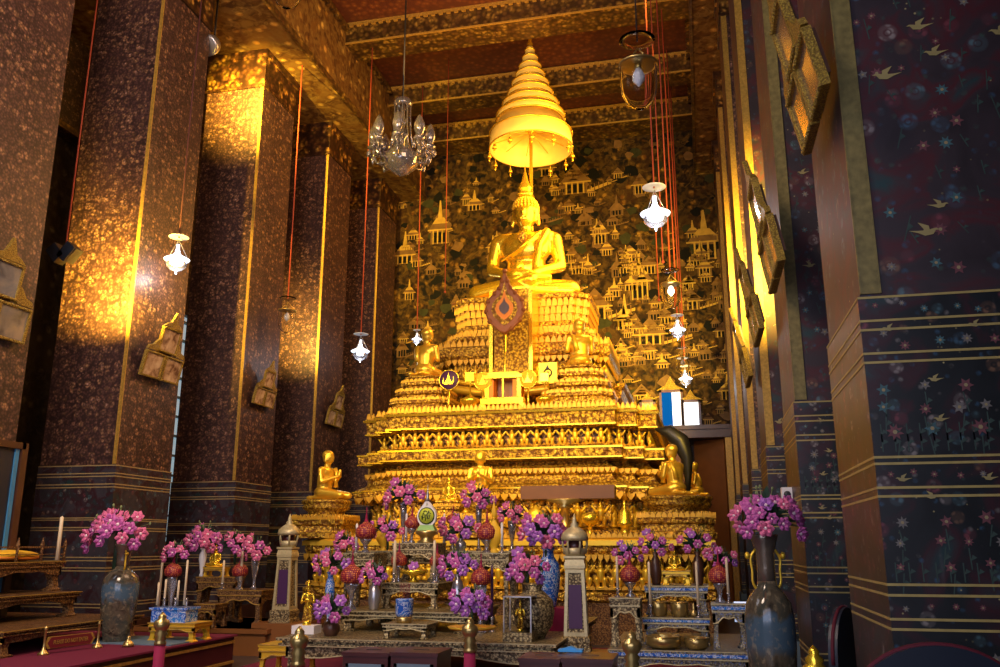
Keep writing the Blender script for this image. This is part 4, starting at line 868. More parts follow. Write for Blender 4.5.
# candle tray: porcelain box with crystal candlesticks on a gilt stand
p=aZ(170,641,.4); zs_=tpx('gilt low stand on the red dais holding a blue porcelain tray',148,195,623,p.y-.1,.4,.4,'gold_satin')
pt=Vector((aY(170,623,p.y).x,p.y+.08,zs_)); s=1/ppm(pt)
t=thing('porcelain_candle_tray','blue and white porcelain tray on the gilt stand, holding crystal candlesticks','tray',pt); m=MB(); m.box(-19*s,19*s,-.13,.13,0,13*s); m.box(-21*s,21*s,-.15,.15,12*s,14*s); m.done('tray_body','blue_white',t)
for k in range(6): m=MB(); m.lathe([(2.2*s,0),(.8*s,2*s),(1.6*s,5*s),(.7*s,7*s),(1.8*s,9*s)],8,((-16+k*6.2)*s,(-1)**k*.05,14*s)); m.done('crystal_stick','crystal',t)
def candle(label,px,yt,yb,Y,wpx=1.6,mat='candle_wax',holder=True,zs=None):
    p=aY(px,yb,Y); s=1/ppm(p)
    if zs is not None: yb=yb+(p.z-zs)/s; p.z=zs
    t=thing('candle',label,'candle',p); h=(yb-yt)*s
    b=h*.22 if holder else 0
    m=MB(); m.lathe([(wpx*s,b),(wpx*.85*s,h*.97),(.2*s,h)],10); m.done('wax',mat,t)
    m=MB(); m.tube([(0,0,h*.99),(0,0,h+.015)],.003,4); m.done('wick','black',t)
    if holder: m=MB(); m.lathe([(4*s,0),(3.6*s,1*s),(1*s,2*s),(1.5*s,b*.5),(1.2*s,b*.8),(2.6*s,b)],12); m.done('candlestick','crystal' if holder==1 else 'brass',t)
for k,(x,yt) in enumerate([(157,583),(164,580),(177,581),(184,561)]): candle(['short candle at the left end of the blue tray','second candle from the left on the blue tray','third candle from the left on the blue tray','tall candle at the right end of the blue tray'][k],x,yt,605,pt.y,1.2,'candle_wax',False)
candle('tall thin candle behind the blue tray, left of the red flower cone',159,549,600,10.2,1.3,zs=.4)
candle('tall cream candle on the higher gilt table below the small seated Buddha',222,561,590,12.25,1.3,zs=l1); candle('tall cream candle before the red cone in the left group',240,549,590,12.25,1.5,zs=l1)
candle('tall cream candle left of the purple offering, under the emblem clock',394,541,582,10.3,1.7,zs=z3); candle('tall cream candle right of the purple offering, under the emblem clock',434,541,582,10.3,1.7,zs=z3)
candle('white candle right of the emblem clock',444,514,543,11.42,1.3,'white',zs=zb_); candle('white candle left of the emblem clock',406,514,543,10.75,1.3,'white',zs=z4)
candle('white candle beside the yellow teardrop on the right pedestal',502,523,553,10.6,1.5,'white',zs=z6); candle('white candle by the left pink flowers on the left pedestal',356,524,553,10.8,1.3,'white',zs=z5)
candle('dark blue candle under the arch of the right pedestal table',492,566,605,10.0,1.5,'purple',zs=z1)
candle('cream candle on the narrow brown-topped side table',618,557,598,9.65,1.4,zs=r4); candle('tall cream candle left on the right stepped tables',651,563,618,9.85,1.5,zs=r2); candle('tall cream candle right on the right stepped tables',699,563,618,9.85,1.5,zs=r2); candle('cream candle on the side table by the big right vase',729,559,604,9.65,1.5,zs=r5)
candle('thick gilt candle standing on the far left table railing',57,517,560,X3 and p3.y-.15,2.0,'candle_wax',False)
# lantern posts
def lantern_post():
    t=thing('lantern_post','carved pale lantern post','lantern post')
    def sq(zs,nm,mat): m=MB(); m.rings([[(x*r,y*r,z) for x,y in ((-1,-1),(1,-1),(1,1),(-1,1))] for z,r in zs]); return m.done(nm,mat,t)
    sq([(0,.20),(.06,.20),(.07,.185),(.13,.185),(.14,.195),(.2,.19),(.22,.165)],'base','silver_carved')
    m=MB()
    for sx in(-1,1):
        for sy in(-1,1): m.rings([[(sx*(c-.022)+x,sy*(c-.022)+y,z) for x,y in ((-.022,-.022),(.022,-.022),(.022,.022),(-.022,.022))] for z,c in ((.2,.165),(1.12,.13))])
    m.box(-.16,.16,-.16,.16,.22,.27); m.box(-.135,.135,-.135,.135,1.06,1.12); m.done('corner_frame','pale_gilt',t)
    sq([(.25,.135),(1.08,.105)],'inner_panel','silver_carved')
    m=MB(); m.rings([[(x*r,y*r,z) for x,y in ((-1,-1),(1,-1),(1,1),(-1,1))] for z,r in ((.32,.130),(.90,.119))],M=Matrix.Diagonal((.74,1.08,1,1))@Matrix.Identity(4)); m.done('velvet_insert','purple',t)
    sq([(1.10,.13),(1.12,.145),(1.16,.145),(1.24,.13),(1.26,.15),(1.29,.15)],'neck','pale_gilt')
    m=MB(); m.lathe([(.13,1.29),(.155,1.33),(.165,1.40)],12); 
    for k in range(6):
        a_=2*PI*k/6; m.tube([(.15*math.cos(a_),.15*math.sin(a_),1.32),(.175*math.cos(a_),.175*math.sin(a_),1.47),(.16*math.cos(a_),.16*math.sin(a_),1.54)],.017,6)
    m.done('lantern_cage','pale_gilt',t)
    m=MB(); m.lathe([(.09,1.31),(.12,1.42),(.1,1.52)],10); m.done('lantern_core','wood_red',t)
    m=MB(); m.lathe([(.18,1.50),(.19,1.54),(.17,1.60),(.11,1.66),(.05,1.70),(.06,1.72),(.03,1.76),(.035,1.78),(.004,1.88)],16,flute=12,fa=.12); m.done('dome_finial','pale_gilt',t); return t
LP=Proto(lantern_post())
p=aY(577,652,9.7); LP.at(p,.06,'carved lantern post with purple velvet insert, right of centre in front of the altar',1.02*133/ppm(p)/1.88)
m=MB(); m.box(-.5,.5,-.35,.35,-p.z+.0,0); o=m.done('lantern_plinth','wood_brown',None,(p.x,p.y,p.z)); tag(o,'brown wooden block under the right lantern post','plinth')
p=aY(284,622,12.0); LP.at(p,.0,'carved lantern post with a velvet insert, left of the altar beside the gilt tables',106/ppm(p)/1.88)
m=MB(); m.box(-.35,.35,-.3,.3,-p.z,0); o=m.done('lantern_plinth','wood_brown',None,p); tag(o,'brown wooden block under the left lantern post','plinth')
# stanchions
def stanchion():
    t=thing('velvet_stanchion','stanchion','stanchion'); m=MB(); m.lathe([(.15,0),(.15,.02),(.06,.05),(.04,.07)],20); m.done('base','brass',t)
    m=MB(); m.lathe([(.042,.06),(.042,.76)],16); m.done('post','velvet_red',t)
    m=MB(); m.lathe([(.046,.76),(.046,.78),(.036,.79),(.046,.80),(.036,.82),(.05,.84),(.036,.86),(.05,.88),(.062,.905),(.055,.935),(.03,.95),(.032,.965),(.022,.98),(.006,1.)],16); m.done('finial','brass',t); return t
ST=Proto(stanchion())
for px,py,l_ in ((163,612,'red velvet stanchion at the lower left, before the gilt stand'),(300,626,'red velvet stanchion left of the long foreground table'),(470,617,'red velvet stanchion in the centre under the yellow dish flowers'),(631,630,'red velvet stanchion before the narrow brown-topped side table')):
    p=aZ(px,py,1.0); p.z=0; ST.at(p,0,l_)
# donation boxes
def dbox(label,px0,px1,py,Y,dep=.42):
    a=aY(px0,py,Y); b=aY(px1,py,Y); w=(b.x-a.x)/2; h=a.z; t=thing('donation_box',label,'donation box',((a.x+b.x)/2,Y+dep/2,0)); d=dep/2
    m=MB(); m.box(-w,w,-d,d,0,h-.03); m.done('box_body','wood_red',t); m=MB(); m.box(-w*1.05,w*1.05,-d*1.05,d*1.05,h-.03,h); m.done('lid','wood_red',t); m=MB(); m.box(-.07,.07,-.01,.01,h,h+.004); m.done('coin_slot','black',t)
    f=MB()
    for q in ((-.85,-.72,.1,h-.09),(.72,.85,.1,h-.09)): f.box(q[0]*w,q[1]*w,-d-.01,-d,q[2],q[3])
    f.box(-.85*w,.85*w,-d-.01,-d,h-.12,h-.09); f.box(-.85*w,.85*w,-d-.01,-d,.1,.13); fr=f.done('window_frame','blue_grey',t); m=MB(); m.box(-.72*w,.72*w,-d-.004,-d+.0,.13,h-.12); m.done('window_pane','navy',fr); return t,h
dbox('dark red donation box at the bottom edge, left one of the left pair',343,388,652,7.3); dbox('dark red donation box at the bottom edge, right one of the left pair',391,437,652,7.3)
dbox('dark red donation box at the bottom edge, left of the blue paper',519,559,658,7.0); t_,h_=dbox('dark red donation box at the bottom edge, under the blue paper',562,612,658,7.0)
p=aZ(570,652,h_+.005); m=MB(); m.box(-.10,.10,-.05,.06,0,.018); m.prism([(-.08,.018),(.06,.018),(.0,.04)],-.04,.05); o=m.done('folded_blue_paper',"pane_blue",None,(p.x,p.y+.05,h_+.004)); tag(o,'crumpled bright blue paper lying on a donation box','paper')
MATS['bluep']=plain('bluep',(.05,.35,.8),.5); o.data.materials.clear(); o.data.materials.append(MATS['bluep'])
# runner carpet
m=MB(); m.box(-5.8,.2,5.2,13.6,0,.012); o=m.done('red_runner','carpet_red'); tag(o,'red carpet on the floor before the altar','carpet')
# big painted porcelain vases
def bigvase():
    t=thing('porcelain_vase','vase','vase')
    m=MB(); m.lathe([(.16,0),(.18,.03),(.19,.12),(.235,.4),(.26,.7),(.262,.9),(.24,1.02),(.18,1.10),(.11,1.16),(.10,1.2)],32); m.done('vase_body','painted_porcelain',t)
    m=MB(); m.lathe([(.10,1.18),(.095,1.3),(.10,1.42),(.135,1.52),(.15,1.56),(.14,1.57),(.09,1.45),(.085,1.2)],28); m.done('vase_neck','gilt_porcelain',t)
    for sx in(-1,1): m=MB(); m.tube([(sx*(.09+.085*math.sin(u_*PI)+.02*math.sin(u_*9)),0,1.46-.34*u_) for u_ in [k/12 for k in range(13)]],.014,8); m.ball((sx*.2,0,1.4),.03,8,6); m.done('handle','gold_satin',t)
    return t
BV=Proto(bigvase()); pR=aY(773,667,7.6); BV.at((pR.x,7.6,.02),.3,'tall painted porcelain vase at the lower right, before the columns',(.75,.75,1.0))
m=MB(); 
pL=aZ(115,642,.4); BV.at(pL,2.4,'tall painted porcelain vase on the left of the red dais',(1.12*96/ppm(pL)/1.57,1.12*96/ppm(pL)/1.57,96/ppm(pL)/1.57))
hL=96/ppm(pL)
# ------------------------------------------------------------------ flowers
def blossom_mesh(n,seed,cols):
    r_=random.Random(seed); m=MB(); m.sm=True
    for lay,(k,L_,tilt) in enumerate(((6,1.,.25),(5,.75,.7))):
        for j in range(k):
            a_=2*PI*j/k+lay*.5; c,s_=math.cos(a_),math.sin(a_); rr_=[]
            P=[(.08,0,0),(.35,.30,.1),(.75,.36,.22),(1.,.0,.35)]
            pts=[]
            for (d,w,z) in P: pts.append((d*L_,w*L_,z*L_*(1+tilt*2)))
            def T(d,w,z): return (d*c-w*s_,d*s_+w*c,z)
            vs=[T(pts[0][0],0,0),T(pts[1][0],-pts[1][1],pts[1][2]),T(pts[2][0],-pts[2][1],pts[2][2]),T(pts[3][0],0,pts[3][2]),T(pts[2][0],pts[2][1],pts[2][2]),T(pts[1][0],pts[1][1],pts[1][2])]
            lo=[Vector(v)+Vector((0,0,-.05)) for v in vs]; m.rings([vs,lo])
    m.mi=1; m.ball((0,0,.17),(.22,.22,.16),8,5); o=m.done('b',cols); me=o.data; bpy.data.objects.remove(o); return me
BL=[blossom_mesh(6,1,['petal_pink','petal_core']),blossom_mesh(6,2,['petal_magenta','petal_core']),blossom_mesh(6,3,['petal_violet','petal_core'])]
def foliage_mesh(seed):
    r_=random.Random(seed); m=MB()
    for k in range(46):
        a_=r_.uniform(0,2*PI); e=r_.uniform(-.3,1.3); d=Vector((math.cos(a_)*math.cos(e),math.sin(a_)*math.cos(e),math.sin(e))); L_=r_.uniform(.45,.95)
        q=d.orthogonal().normalized()*r_.uniform(.07,.15); b=d*.1; t_=d*L_; md_=(b+t_)/2+Vector((0,0,.06)); n_=d.cross(q).normalized()*.01
        m.rings([[b,md_+q,t_,md_-q],[b+n_,md_+q+n_,t_+n_,md_-q+n_]])
    m.tube([(0,0,-1.0),(0,0,.1)],.07,6); o=m.done('f','leaf_green'); me=o.data; bpy.data.objects.remove(o); return me
def bud_mesh(seed):
    r_=random.Random(seed); m=MB()
    for k in range(12):
        a_=r_.uniform(0,2*PI); e=r_.uniform(0,1.4); d=Vector((math.cos(a_)*math.cos(e),math.sin(a_)*math.cos(e),math.sin(e)))*r_.uniform(.75,1.05); m.tube([d*.3,d],.012,4); m.ball(d,(.04,.04,.06),6,4)
    o=m.done('f','bud_green'); me=o.data; bpy.data.objects.remove(o); return me
FO=[foliage_mesh(k) for k in range(3)]; BU_=[bud_mesh(k) for k in range(3)]
NB=0
def bouquet(label,px,py,rpx,Y,nb,pal,vase=None,vy=None,flat=1.0,zb=None):
    nb=max(7,int(nb*.85))
    """flowers around (px,py); vase = (kind, material, width px); vy = pixel row of the vase foot"""
    global NB
    NB+=1; r_=random.Random(NB*13+5)
    p=aY(px,py,Y); s=1/ppm(p); rad=rpx*s
    t=thing('flower_bouquet',label,'bouquet',p,r_.uniform(0,6) if False else 0)
    o=bpy.data.objects.new('foliage',FO[NB%3]); C.objects.link(o); o.parent=t; o.scale=(rad*1.22,)*3; o.rotation_euler=(0,0,NB)
    o=bpy.data.objects.new('buds',BU_[NB%3]); C.objects.link(o); o.parent=t; o.scale=(rad*1.12,)*3; o.rotation_euler=(0,0,NB*2)
    br=max(4.8,min(7.6,rpx*.34))*s
    for k in range(nb):
        # spread over the camera-side dome
        u=(k+.5)/nb; el=math.asin(.96-1.42*u); az=-PI/2+((k*2.399)%(2*PI)-PI)*.55
        d=Vector((math.cos(az)*math.cos(el),math.sin(az)*math.cos(el),math.sin(el)*flat))
        c=d*rad*r_.uniform(.62,1.1)
        o=bpy.data.objects.new('blossom',BL[pal[r_.randrange(len(pal))]]); C.objects.link(o); o.parent=t; o.location=c
        n=(d+Vector((0,-.9,.1))).normalized(); o.rotation_euler=n.to_track_quat('Z','Y').to_euler(); o.scale=(br*r_.uniform(.8,1.15),)*3
    if vase:
        kind,mat,wpx,lab=vase; pv=aY(px,vy if vy>5 else 500,Y); pv.z=vy if vy<5 else pv.z; h=p.z-pv.z-rad*.35; w=wpx*s/2; h=max(h,.1)
        v=thing('flower_vase',lab,'vase',(p.x,p.y,pv.z)); m=MB()
        pr={0:[(.5,0),(.55,.04),(.35,.12),(.6,.35),(.95,.62),(.9,.78),(.5,.92),(.7,1.),(.62,1.)],1:[(.7,0),(.75,.05),(1.,.3),(1.,.6),(.7,.8),(.42,.88),(.55,1.),(.45,1.)],2:[(.8,0),(.4,.1),(.3,.3),(.6,.5),(.9,.8),(1.,1.),(.85,1.)]}[kind]
        m.lathe([(w*r0,h*z0) for r0,z0 in pr],18); m.done('vase_body',mat,v)
        m=MB(); m.lathe([(w*pr[-1][0]*1.02,h*.97),(w*pr[-2][0]*1.12,h*1.0),(w*pr[-1][0]*1.0,h*1.01)],18); m.done('rim','steel' if mat=='crystal' else mat,v)
    return t
PK=[0,0,1]; MG=[1,1,0,2]; VI=[2,1,2]
bouquet('big pink bouquet in the tall vase on the red dais',118,534,28,pL.y,24,PK)
bouquet('large magenta bouquet in the tall porcelain vase at the lower right',764,521,33,7.6,24,[1,1,0,1,2])
bouquet('pink bouquet behind the small seated Buddha in the left group',204,542,18,12.95,13,PK,(0,'white_porcelain',8,'slim pale vase behind the small seated Buddha, left group'),l2)
bouquet('pink bouquet with large blossoms above the red cone in the left group',236,545,15,12.5,10,PK)
bouquet('pink bouquet in the crystal vase nearest the left lantern post',256,552,15,12.3,11,PK,(2,'crystal',9,'slender crystal vase on the gilt table near the left lantern post'),l1)
bouquet('small pink bouquet rising over the leftmost red cone',177,553,11,10.15,8,PK)
bouquet('magenta bouquet right of the left lantern post, above the lowest left flowers',331,566,17,10.3,11,MG,(0,'blue_white',10,'small blue vase under the magenta flowers beside the left lantern'),z1)
bouquet('lowest violet and pink bouquet on the left of the long table',332,612,18,9.2,11,[2,1,2,1],(1,'wood_dark',17,'dark vase under the lowest left violet flowers'),z1)
bouquet('magenta bouquet in the grey vase between the red cones, centre left',375,576,14,9.95,10,MG,(1,'steel',12,'grey patterned metal vase left of the arched table'),z2)
bouquet('pink flowers behind the upper left red cone',347,545,13,11.4,9,MG)
bouquet('pink bouquet left of the emblem clock, beside the yellow flame shape',388,531,15,11.4,10,MG)
bouquet('high pink bouquet at upper left, nearest the altar pedestal base',404,497,17,11.5,11,PK,(2,'crystal',7,'clear glass vase under the high upper left pink bouquet'),zb_)
bouquet('high pink bouquet right of the middle disciple',479,500,16,11.5,10,PK,(2,'crystal',7,'clear glass vase under the high middle bouquet'),zb_)
bouquet('magenta bouquet right of the emblem clock',461,532,18,11.45,12,MG,(1,'steel',11,'dark patterned vase right of the tall cream candles'),zb_)
bouquet('violet bouquet left of the right pedestal table',458,568,18,10.0,12,[2,1,1],(1,'steel',13,'blue-grey metal vase beside the arched table'),z2)
bouquet('lowest centre violet bouquet on the yellow dish',472,606,20,8.6,14,[2,2,1])
bouquet('pink bouquet above the gold covered bowl, right of the yellow teardrop',512,516,14,11.45,10,PK,(2,'crystal',9,'pinkish glass vase right of the yellow teardrop'),zb_)
bouquet('magenta bouquet rising from the tall blue vase beside the right lantern',546,535,21,10.4,16,MG)
bouquet('violet and magenta bouquet in the large silver vase',527,572,20,9.5,14,[2,1,1,0])
bouquet('pink bouquet on top of the right stepped tables, left one',655,547,15,10.4,10,MG,(1,'wood_dark',11,'dark slim vase under the left bouquet of the right tables'),r3)
bouquet('magenta flowers behind the red cone near the right lantern',628,556,13,10.0,8,MG)
bouquet('pink bouquet on top of the right stepped tables, right one',697,546,16,10.4,10,MG,(1,'wood_dark',11,'dark slim vase under the right bouquet of the right tables'),r3)
bouquet('magenta flowers behind the red cone near the big right vase',724,561,14,10.0,9,MG)
# vases holding the loose bouquets
def vz(name,label,px,yb,Y,wpx,hpx,mat,pr):
    p=aY(px,yb,Y); s=1/ppm(p); t=thing(name,label,'vase',p); m=MB(); m.lathe([(r*wpx*s/2,z*hpx*s) for r,z in pr],24); m.done('vase_body',mat,t); m=MB(); m.lathe([(pr[-1][0]*wpx*s/2*.9,hpx*s*.99),(pr[-1][0]*wpx*s/2*1.1,hpx*s),(pr[-1][0]*wpx*s/2*.9,hpx*s*1.02)],24); m.done('rim','brass',t); return t,p,s
VP_=[(.55,0),(.6,.04),(.9,.3),(1.,.55),(.9,.72),(.5,.84),(.42,.92),(.6,1.)]
_,p,s=vz('blue_white_vase','tall blue and white porcelain vase left of the right lantern post',549,607,10.45,24,58,'blue_white',VP_)
m=MB(); m.box(-.22,.22,-.2,.2,-(p.z-.03),0); o=m.done('red_plinth','velvet_red',None,p); tag(o,'dark red cloth-covered plinth under the tall blue and white vase','plinth')
vz('silver_vase','large dark silver relief vase under the violet flowers, behind the glass case',534,638,9.5,42,52,'silver_carved',[(.5,0),(.55,.03),(.9,.25),(1.,.5),(.92,.7),(.6,.82),(.38,.9),(.5,1.)])
# glass case with golden figure
pg=aY(516,643,8.98); s=1/ppm(pg); pg.z=z1
t=thing('glass_case','glass display case on a pale block at the right end of the long table','display case',(pg.x,9.2,z1)); m=MB(); m.box(-15*s,15*s,-.16,.16,0,9*s); m.done('case_base','silver_carved',t)
m=MB(); 
for (sx,sy) in ((-1,-1),(1,-1),(1,1),(-1,1)): m.box(sx*14*s-.006,sx*14*s+.006,sy*.15-.006,sy*.15+.006,9*s,43*s)
m.box(-14.3*s,14.3*s,-.155,.155,43*s,44*s); m.done('case_frame','steel',t)
for y_ in (-.149,.149): m=MB(); m.box(-14*s,14*s,y_-.002,y_+.002,9*s,43*s); m.done('glass_panel','glass',t)
def deity():
    t=thing('golden_figurine','figurine','figurine'); 
    L=[('c',(-.04,0,.06),(-.05,.0,.4),.035,.05),('c',(.04,0,.06),(.06,-.02,.4),.035,.05),('c',(0,0,.42),(0,0,.66),.07,.085),('c',(-.1,0,.7),(.1,0,.7),.035,.035),('c',(-.12,0,.69),(-.16,-.03,.5),.03,.025),('c',(-.16,-.03,.5),(-.03,-.12,.58),.025,.02),('c',(.12,0,.69),(.16,-.03,.5),.03,.025),('c',(.16,-.03,.5),(.03,-.12,.58),.025,.02),('c',(0,0,.7),(0,0,.78),.03,.03),('s',(0,0,.83),(.05,.055,.065)),('c',(0,-.01,.02),(0,.0,.03),.11,.1)]
    blobmesh('body',L,'gold',.014,t,2); m=MB(); m.lathe([(.055,.86),(.04,.92),(.02,.97),(.004,1.05)],10); m.done('crown','gold',t); m=MB(); m.prism([(-.12,.1),(.12,.1),(.07,.42),(-.07,.42)],-.05,.05); m.done('skirt','gold_carved_fine',t); return t
DE=Proto(deity()); DE.at((pg.x,9.2,z1+9*s+.002),0,'standing golden figurine inside the glass case',32*s/1.05)
pp=aY(306,640,9.4); ss=1/ppm(pp); pp.z=z1; m=MB(); m.box(-12*ss,12*ss,-.1,.1,0,8*ss); o=m.done('white_block','white',None,pp); tag(o,'small pale block under the gold figurine beside the left stanchion','block')
DE.at(pp+Vector((0,0,8*ss)),.3,'standing golden figurine on a pale block beside the left stanchion',44*ss/1.05)
# small seated Buddhas
def small_buddha():
    t=thing('small_buddha_statue','small','statue')
    L=[('s',(0,0,.08),(.2,.14,.07)),('c',(-.08,0,.07),(-.24,-.06,.06),.07,.05),('c',(.08,0,.07),(.24,-.06,.06),.07,.05),('c',(.22,-.08,.06),(-.05,-.15,.06),.045,.035),('c',(-.22,-.08,.07),(.05,-.15,.09),.045,.035),('c',(0,0,.14),(0,0,.34),.1,.11),('c',(-.12,0,.36),(.12,0,.36),.04,.04),('c',(-.15,0,.35),(-.17,-.02,.2),.035,.03),('c',(.15,0,.35),(.17,-.02,.2),.035,.03),('c',(-.17,-.03,.2),(-.04,-.13,.13),.03,.022),('c',(.17,-.03,.2),(.04,-.13,.13),.03,.022),('c',(0,0,.38),(0,0,.45),.03,.03),('s',(0,0,.5),(.06,.065,.075)),('s',(0,.01,.57),(.035,.035,.03))]
    blobmesh('body',L,'gold',.016,t,2); m=MB(); m.lathe([(.03,.585),(.03,.61),(.012,.66),(.003,.72)],10); m.done('finial','gold',t); m=MB(); m.lathe([(.2,-.0),(.24,.0),(.26,.02),(.2,.03)],20,sq=.7); m.done('lotus_base','gold_satin',t); return t
SB=Proto(small_buddha())
p=aY(215,566,12.95); p.z=l4+.0; SB.at(p,.0,'small golden seated Buddha on the gilt stand among the left flowers',24/ppm(p)/.72)
p=aY(675,570,10.45); p.z=r6; SB.at(p,.0,'small golden seated Buddha on the gilt stand of the right tables',24/ppm(p)/.72)
p=aY(443,499,13.6) if False else aY(443,500,14.25); q=aY(443,530,14.25)
plinthlet('gold_pyramid_stand','stepped golden stand left of the middle disciple','',.3,.5) if False else None
t=plinthlet('gilded_pedestal','pyramid-shaped yellow gold stand behind the emblem clock',(p.x,14.6,1.625),.34,p.z-1.625,style=1)
SB.at((p.x,14.6,p.z),0,'small golden statue on the pyramid-shaped stand behind the emblem clock',26/ppm(p)/.72)
# emblem clock
pc=aY(427,531,10.8); s=1/ppm(pc); pc.z=z4
t=thing('bronze_footed_stand','dark bronze footed stand directly under the emblem clock','stand',pc); hs=(543-531)*s; m=MB(); m.lathe([(9*s,0),(10*s,1*s),(6*s,4*s),(7*s,7*s),(11*s,9*s),(11*s,hs),(8*s,hs)],20); m.done('stand_body','brass',t)
t=thing('emblem_clock','white teardrop-shaped royal emblem with a yellow-green face and curly monogram','emblem',pc+Vector((0,0,hs)))
m=MB(); m.prism([(x*s,z*s) for x,z in [(-6,5),(6,5),(9,9),(10,14),(9,19),(6,23),(3,27),(0,31),(-3,27),(-6,23),(-9,19),(-10,14),(-9,9)]],-.03,.03); m.done('crest_body','white',t)
m=MB(); m.box(-9*s,9*s,-.06,.06,0,2*s); m.box(-8*s,8*s,-.05,.05,2*s,4*s); m.box(-7*s,7*s,-.04,.04,4*s,5.5*s); m.done('green_base','green_pale',t)
M=Matrix.Translation((0,-.031,14.5*s))@Matrix.Rotation(PI/2,4,'X')
m=MB(); m.lathe([(8.4*s,-.004),(8.4*s,.008)],28,M=M); f_=m.done('face_ring','leaf_green',t); m=MB(); m.lathe([(7.4*s,.0),(7.4*s,.013)],28,M=M); m.done('yellow_face','green_lime',t)
m=MB()
for pts in ([(-4,-3),(-3,3),(-1,1),(-2,-2),(-4,-1)],[(-1,-5),(0,0),(3,5)],[(1,-3),(2,1),(4,1),(3,-3),(1,-2)],[(-3,4),(-1,5),(1,4)],[(-5,0),(-4,-4)],[(1,2),(3,3),(5,2)]):
    m.tube([(x*s,-.048,(14.5+z)*s) for x,z in pts],.45*s,5)
m.done('monogram','leaf_green',t)
m=MB(); m.lathe([(3*s,29*s),(1.4*s,33*s),(1.8*s,35*s),(.8*s,38*s),(.2*s,46*s)],10); m.ball((0,-.03,26*s),(1.2*s,.012,1.5*s),8,6); m.done('spire','steel',t)
# red woven cones (phum)
def phum():
    t=thing('red_woven_cone','cone','offering cone'); m=MB(); m.lathe([(.6,.0),(.95,.2),(1.05,.6),(1.0,1.0),(.74,1.38),(.38,1.62),(.16,1.85)],20,flute=10,fa=.05); m.done('woven_body','red_net',t)
    m=MB(); m.lathe([(.32,1.55),(.2,1.8),(.22,1.9),(.1,2.1),(.12,2.3),(.06,2.6),(.07,2.75),(.02,3.3)],10); m.done('finial','velvet_red',t)
    m=MB(); m.lathe([(.5,-.7),(.52,-.65),(.2,-.5),(.25,-.3),(.6,-.08),(.62,.02),(.5,.02)],16); m.done('footed_bowl','crystal',t); return t
PH=Proto(phum())
def allkids(o): return [c for c in C.objects if c.parent==o]
for px,py,r_,Y,zs_,l_ in ((173,572,8,10.15,.4,'red and gold woven cone at the far left of the flowers, by the blue tray'),(240,572,7.5,12.3,l1,'red and gold woven cone on the gilt table in the left group'),(366,533,9.5,10.8,z5,'red and gold woven cone on the tall left pedestal table'),(412,524,7,10.8,z4,'red woven cone just left of the emblem clock'),(399,561,7.5,10.5,z3,'red woven cone left of the purple offering'),(352,577,10.5,9.95,z2,'largest red and gold woven cone, low on the left of centre'),(437,562,7,10.5,z3,'red woven cone right of the purple offering'),(487,534,9.5,10.6,z6,'red woven cone on the right pedestal table, before the yellow teardrop'),(453,520,6,11.5,zb_,'small red woven cone right of the emblem clock'),(481,579,9.5,9.9,z1,'red woven cone before the right pedestal table arch'),(630,576,9.5,9.75,r4,'red woven cone on the brown-topped side table'),(719,577,10,9.75,r5,'red woven cone on the side table near the big right vase')):
    p=aY(px,py,Y); s=r_/ppm(p); o=PH.at(p-Vector((0,0,.6*s)),0,l_,s)
    ft=[c for c in (bpy.data.objects if False else allkids(o)) if c.name.startswith('footed_bowl')][0]; ft.scale=(1,1,max(.4,(p.z-.6*s-zs_)/(.7*s)))
# yellow teardrops
def tear():
    t=thing('yellow_teardrop_ornament','tear','ornament'); m=MB(); m.lathe([(.45,0),(.5,.05),(.3,.25),(.25,.4),(.5,.75),(.8,1.25),(.85,1.6),(.66,2.1),(.34,2.6),(.15,2.95),(.1,3.1),(.22,3.3),(.28,3.6),(.18,4.0),(.05,4.5),(.01,5.2)],20,sq=.7); m.done('teardrop_body','cloth_yellow',t); m=MB(); m.lathe([(.12,3.0),(.2,3.05),(.12,3.1)],12); m.done('collar','gold',t); return t
TR=Proto(tear()); 
p=aY(494,553,10.62); TR.at(p,0,'tall yellow teardrop ornament on the right pedestal table',11/ppm(p)); p=aY(383,543,11.45); p.z=zb_; TR.at(p,.0,'smaller yellow flame-shaped ornament left of the emblem clock',9.2/ppm(p))
# blue and white incense pot
p=aY(404,623,9.2); p.z=z7; s=1/ppm(p); t=thing('incense_pot','blue and white porcelain incense pot on the small low stand','pot',p)
m=MB(); m.lathe([(7.5*s,0),(8*s,2*s),(8*s,6*s),(7*s,6*s)],20); m.done('brass_foot','brass',t); m=MB(); m.lathe([(7.5*s,6*s),(8.8*s,9*s),(9*s,22*s),(9.3*s,23*s),(8*s,23*s),(8*s,20*s)],24); m.done('pot_body','blue_white',t); 
for k in range(7): m=MB(); m.tube([((k-3)*1.3*s,0,20*s),((k-3)*1.8*s,0,38*s)],.35*s,5); m.done('incense_stick','rim_red',t)
# yellow offering tray with purple flower
p=aY(414,570,10.45); p.z=z3+.1; s=1/ppm(p); t=thing('gold_offering_tray','small gold tray stand between the two tall cream candles','tray',(p.x,p.y,z3)); m=MB(); m.lathe([(6*s,0),(3*s,3*s),(3*s,6*s),(14*s,9*s),(14*s,12*s),(11*s,12*s)],20); m.done('tray_body','gold',t)
o=bpy.data.objects.new('purple_blossom',BL[2]); C.objects.link(o); o.location=(p.x,p.y,z3+14*s); o.scale=(6*s,)*3; o.rotation_euler=(.9,0,0); tag(o,'single purple blossom on the gold tray between the cream candles','flower')
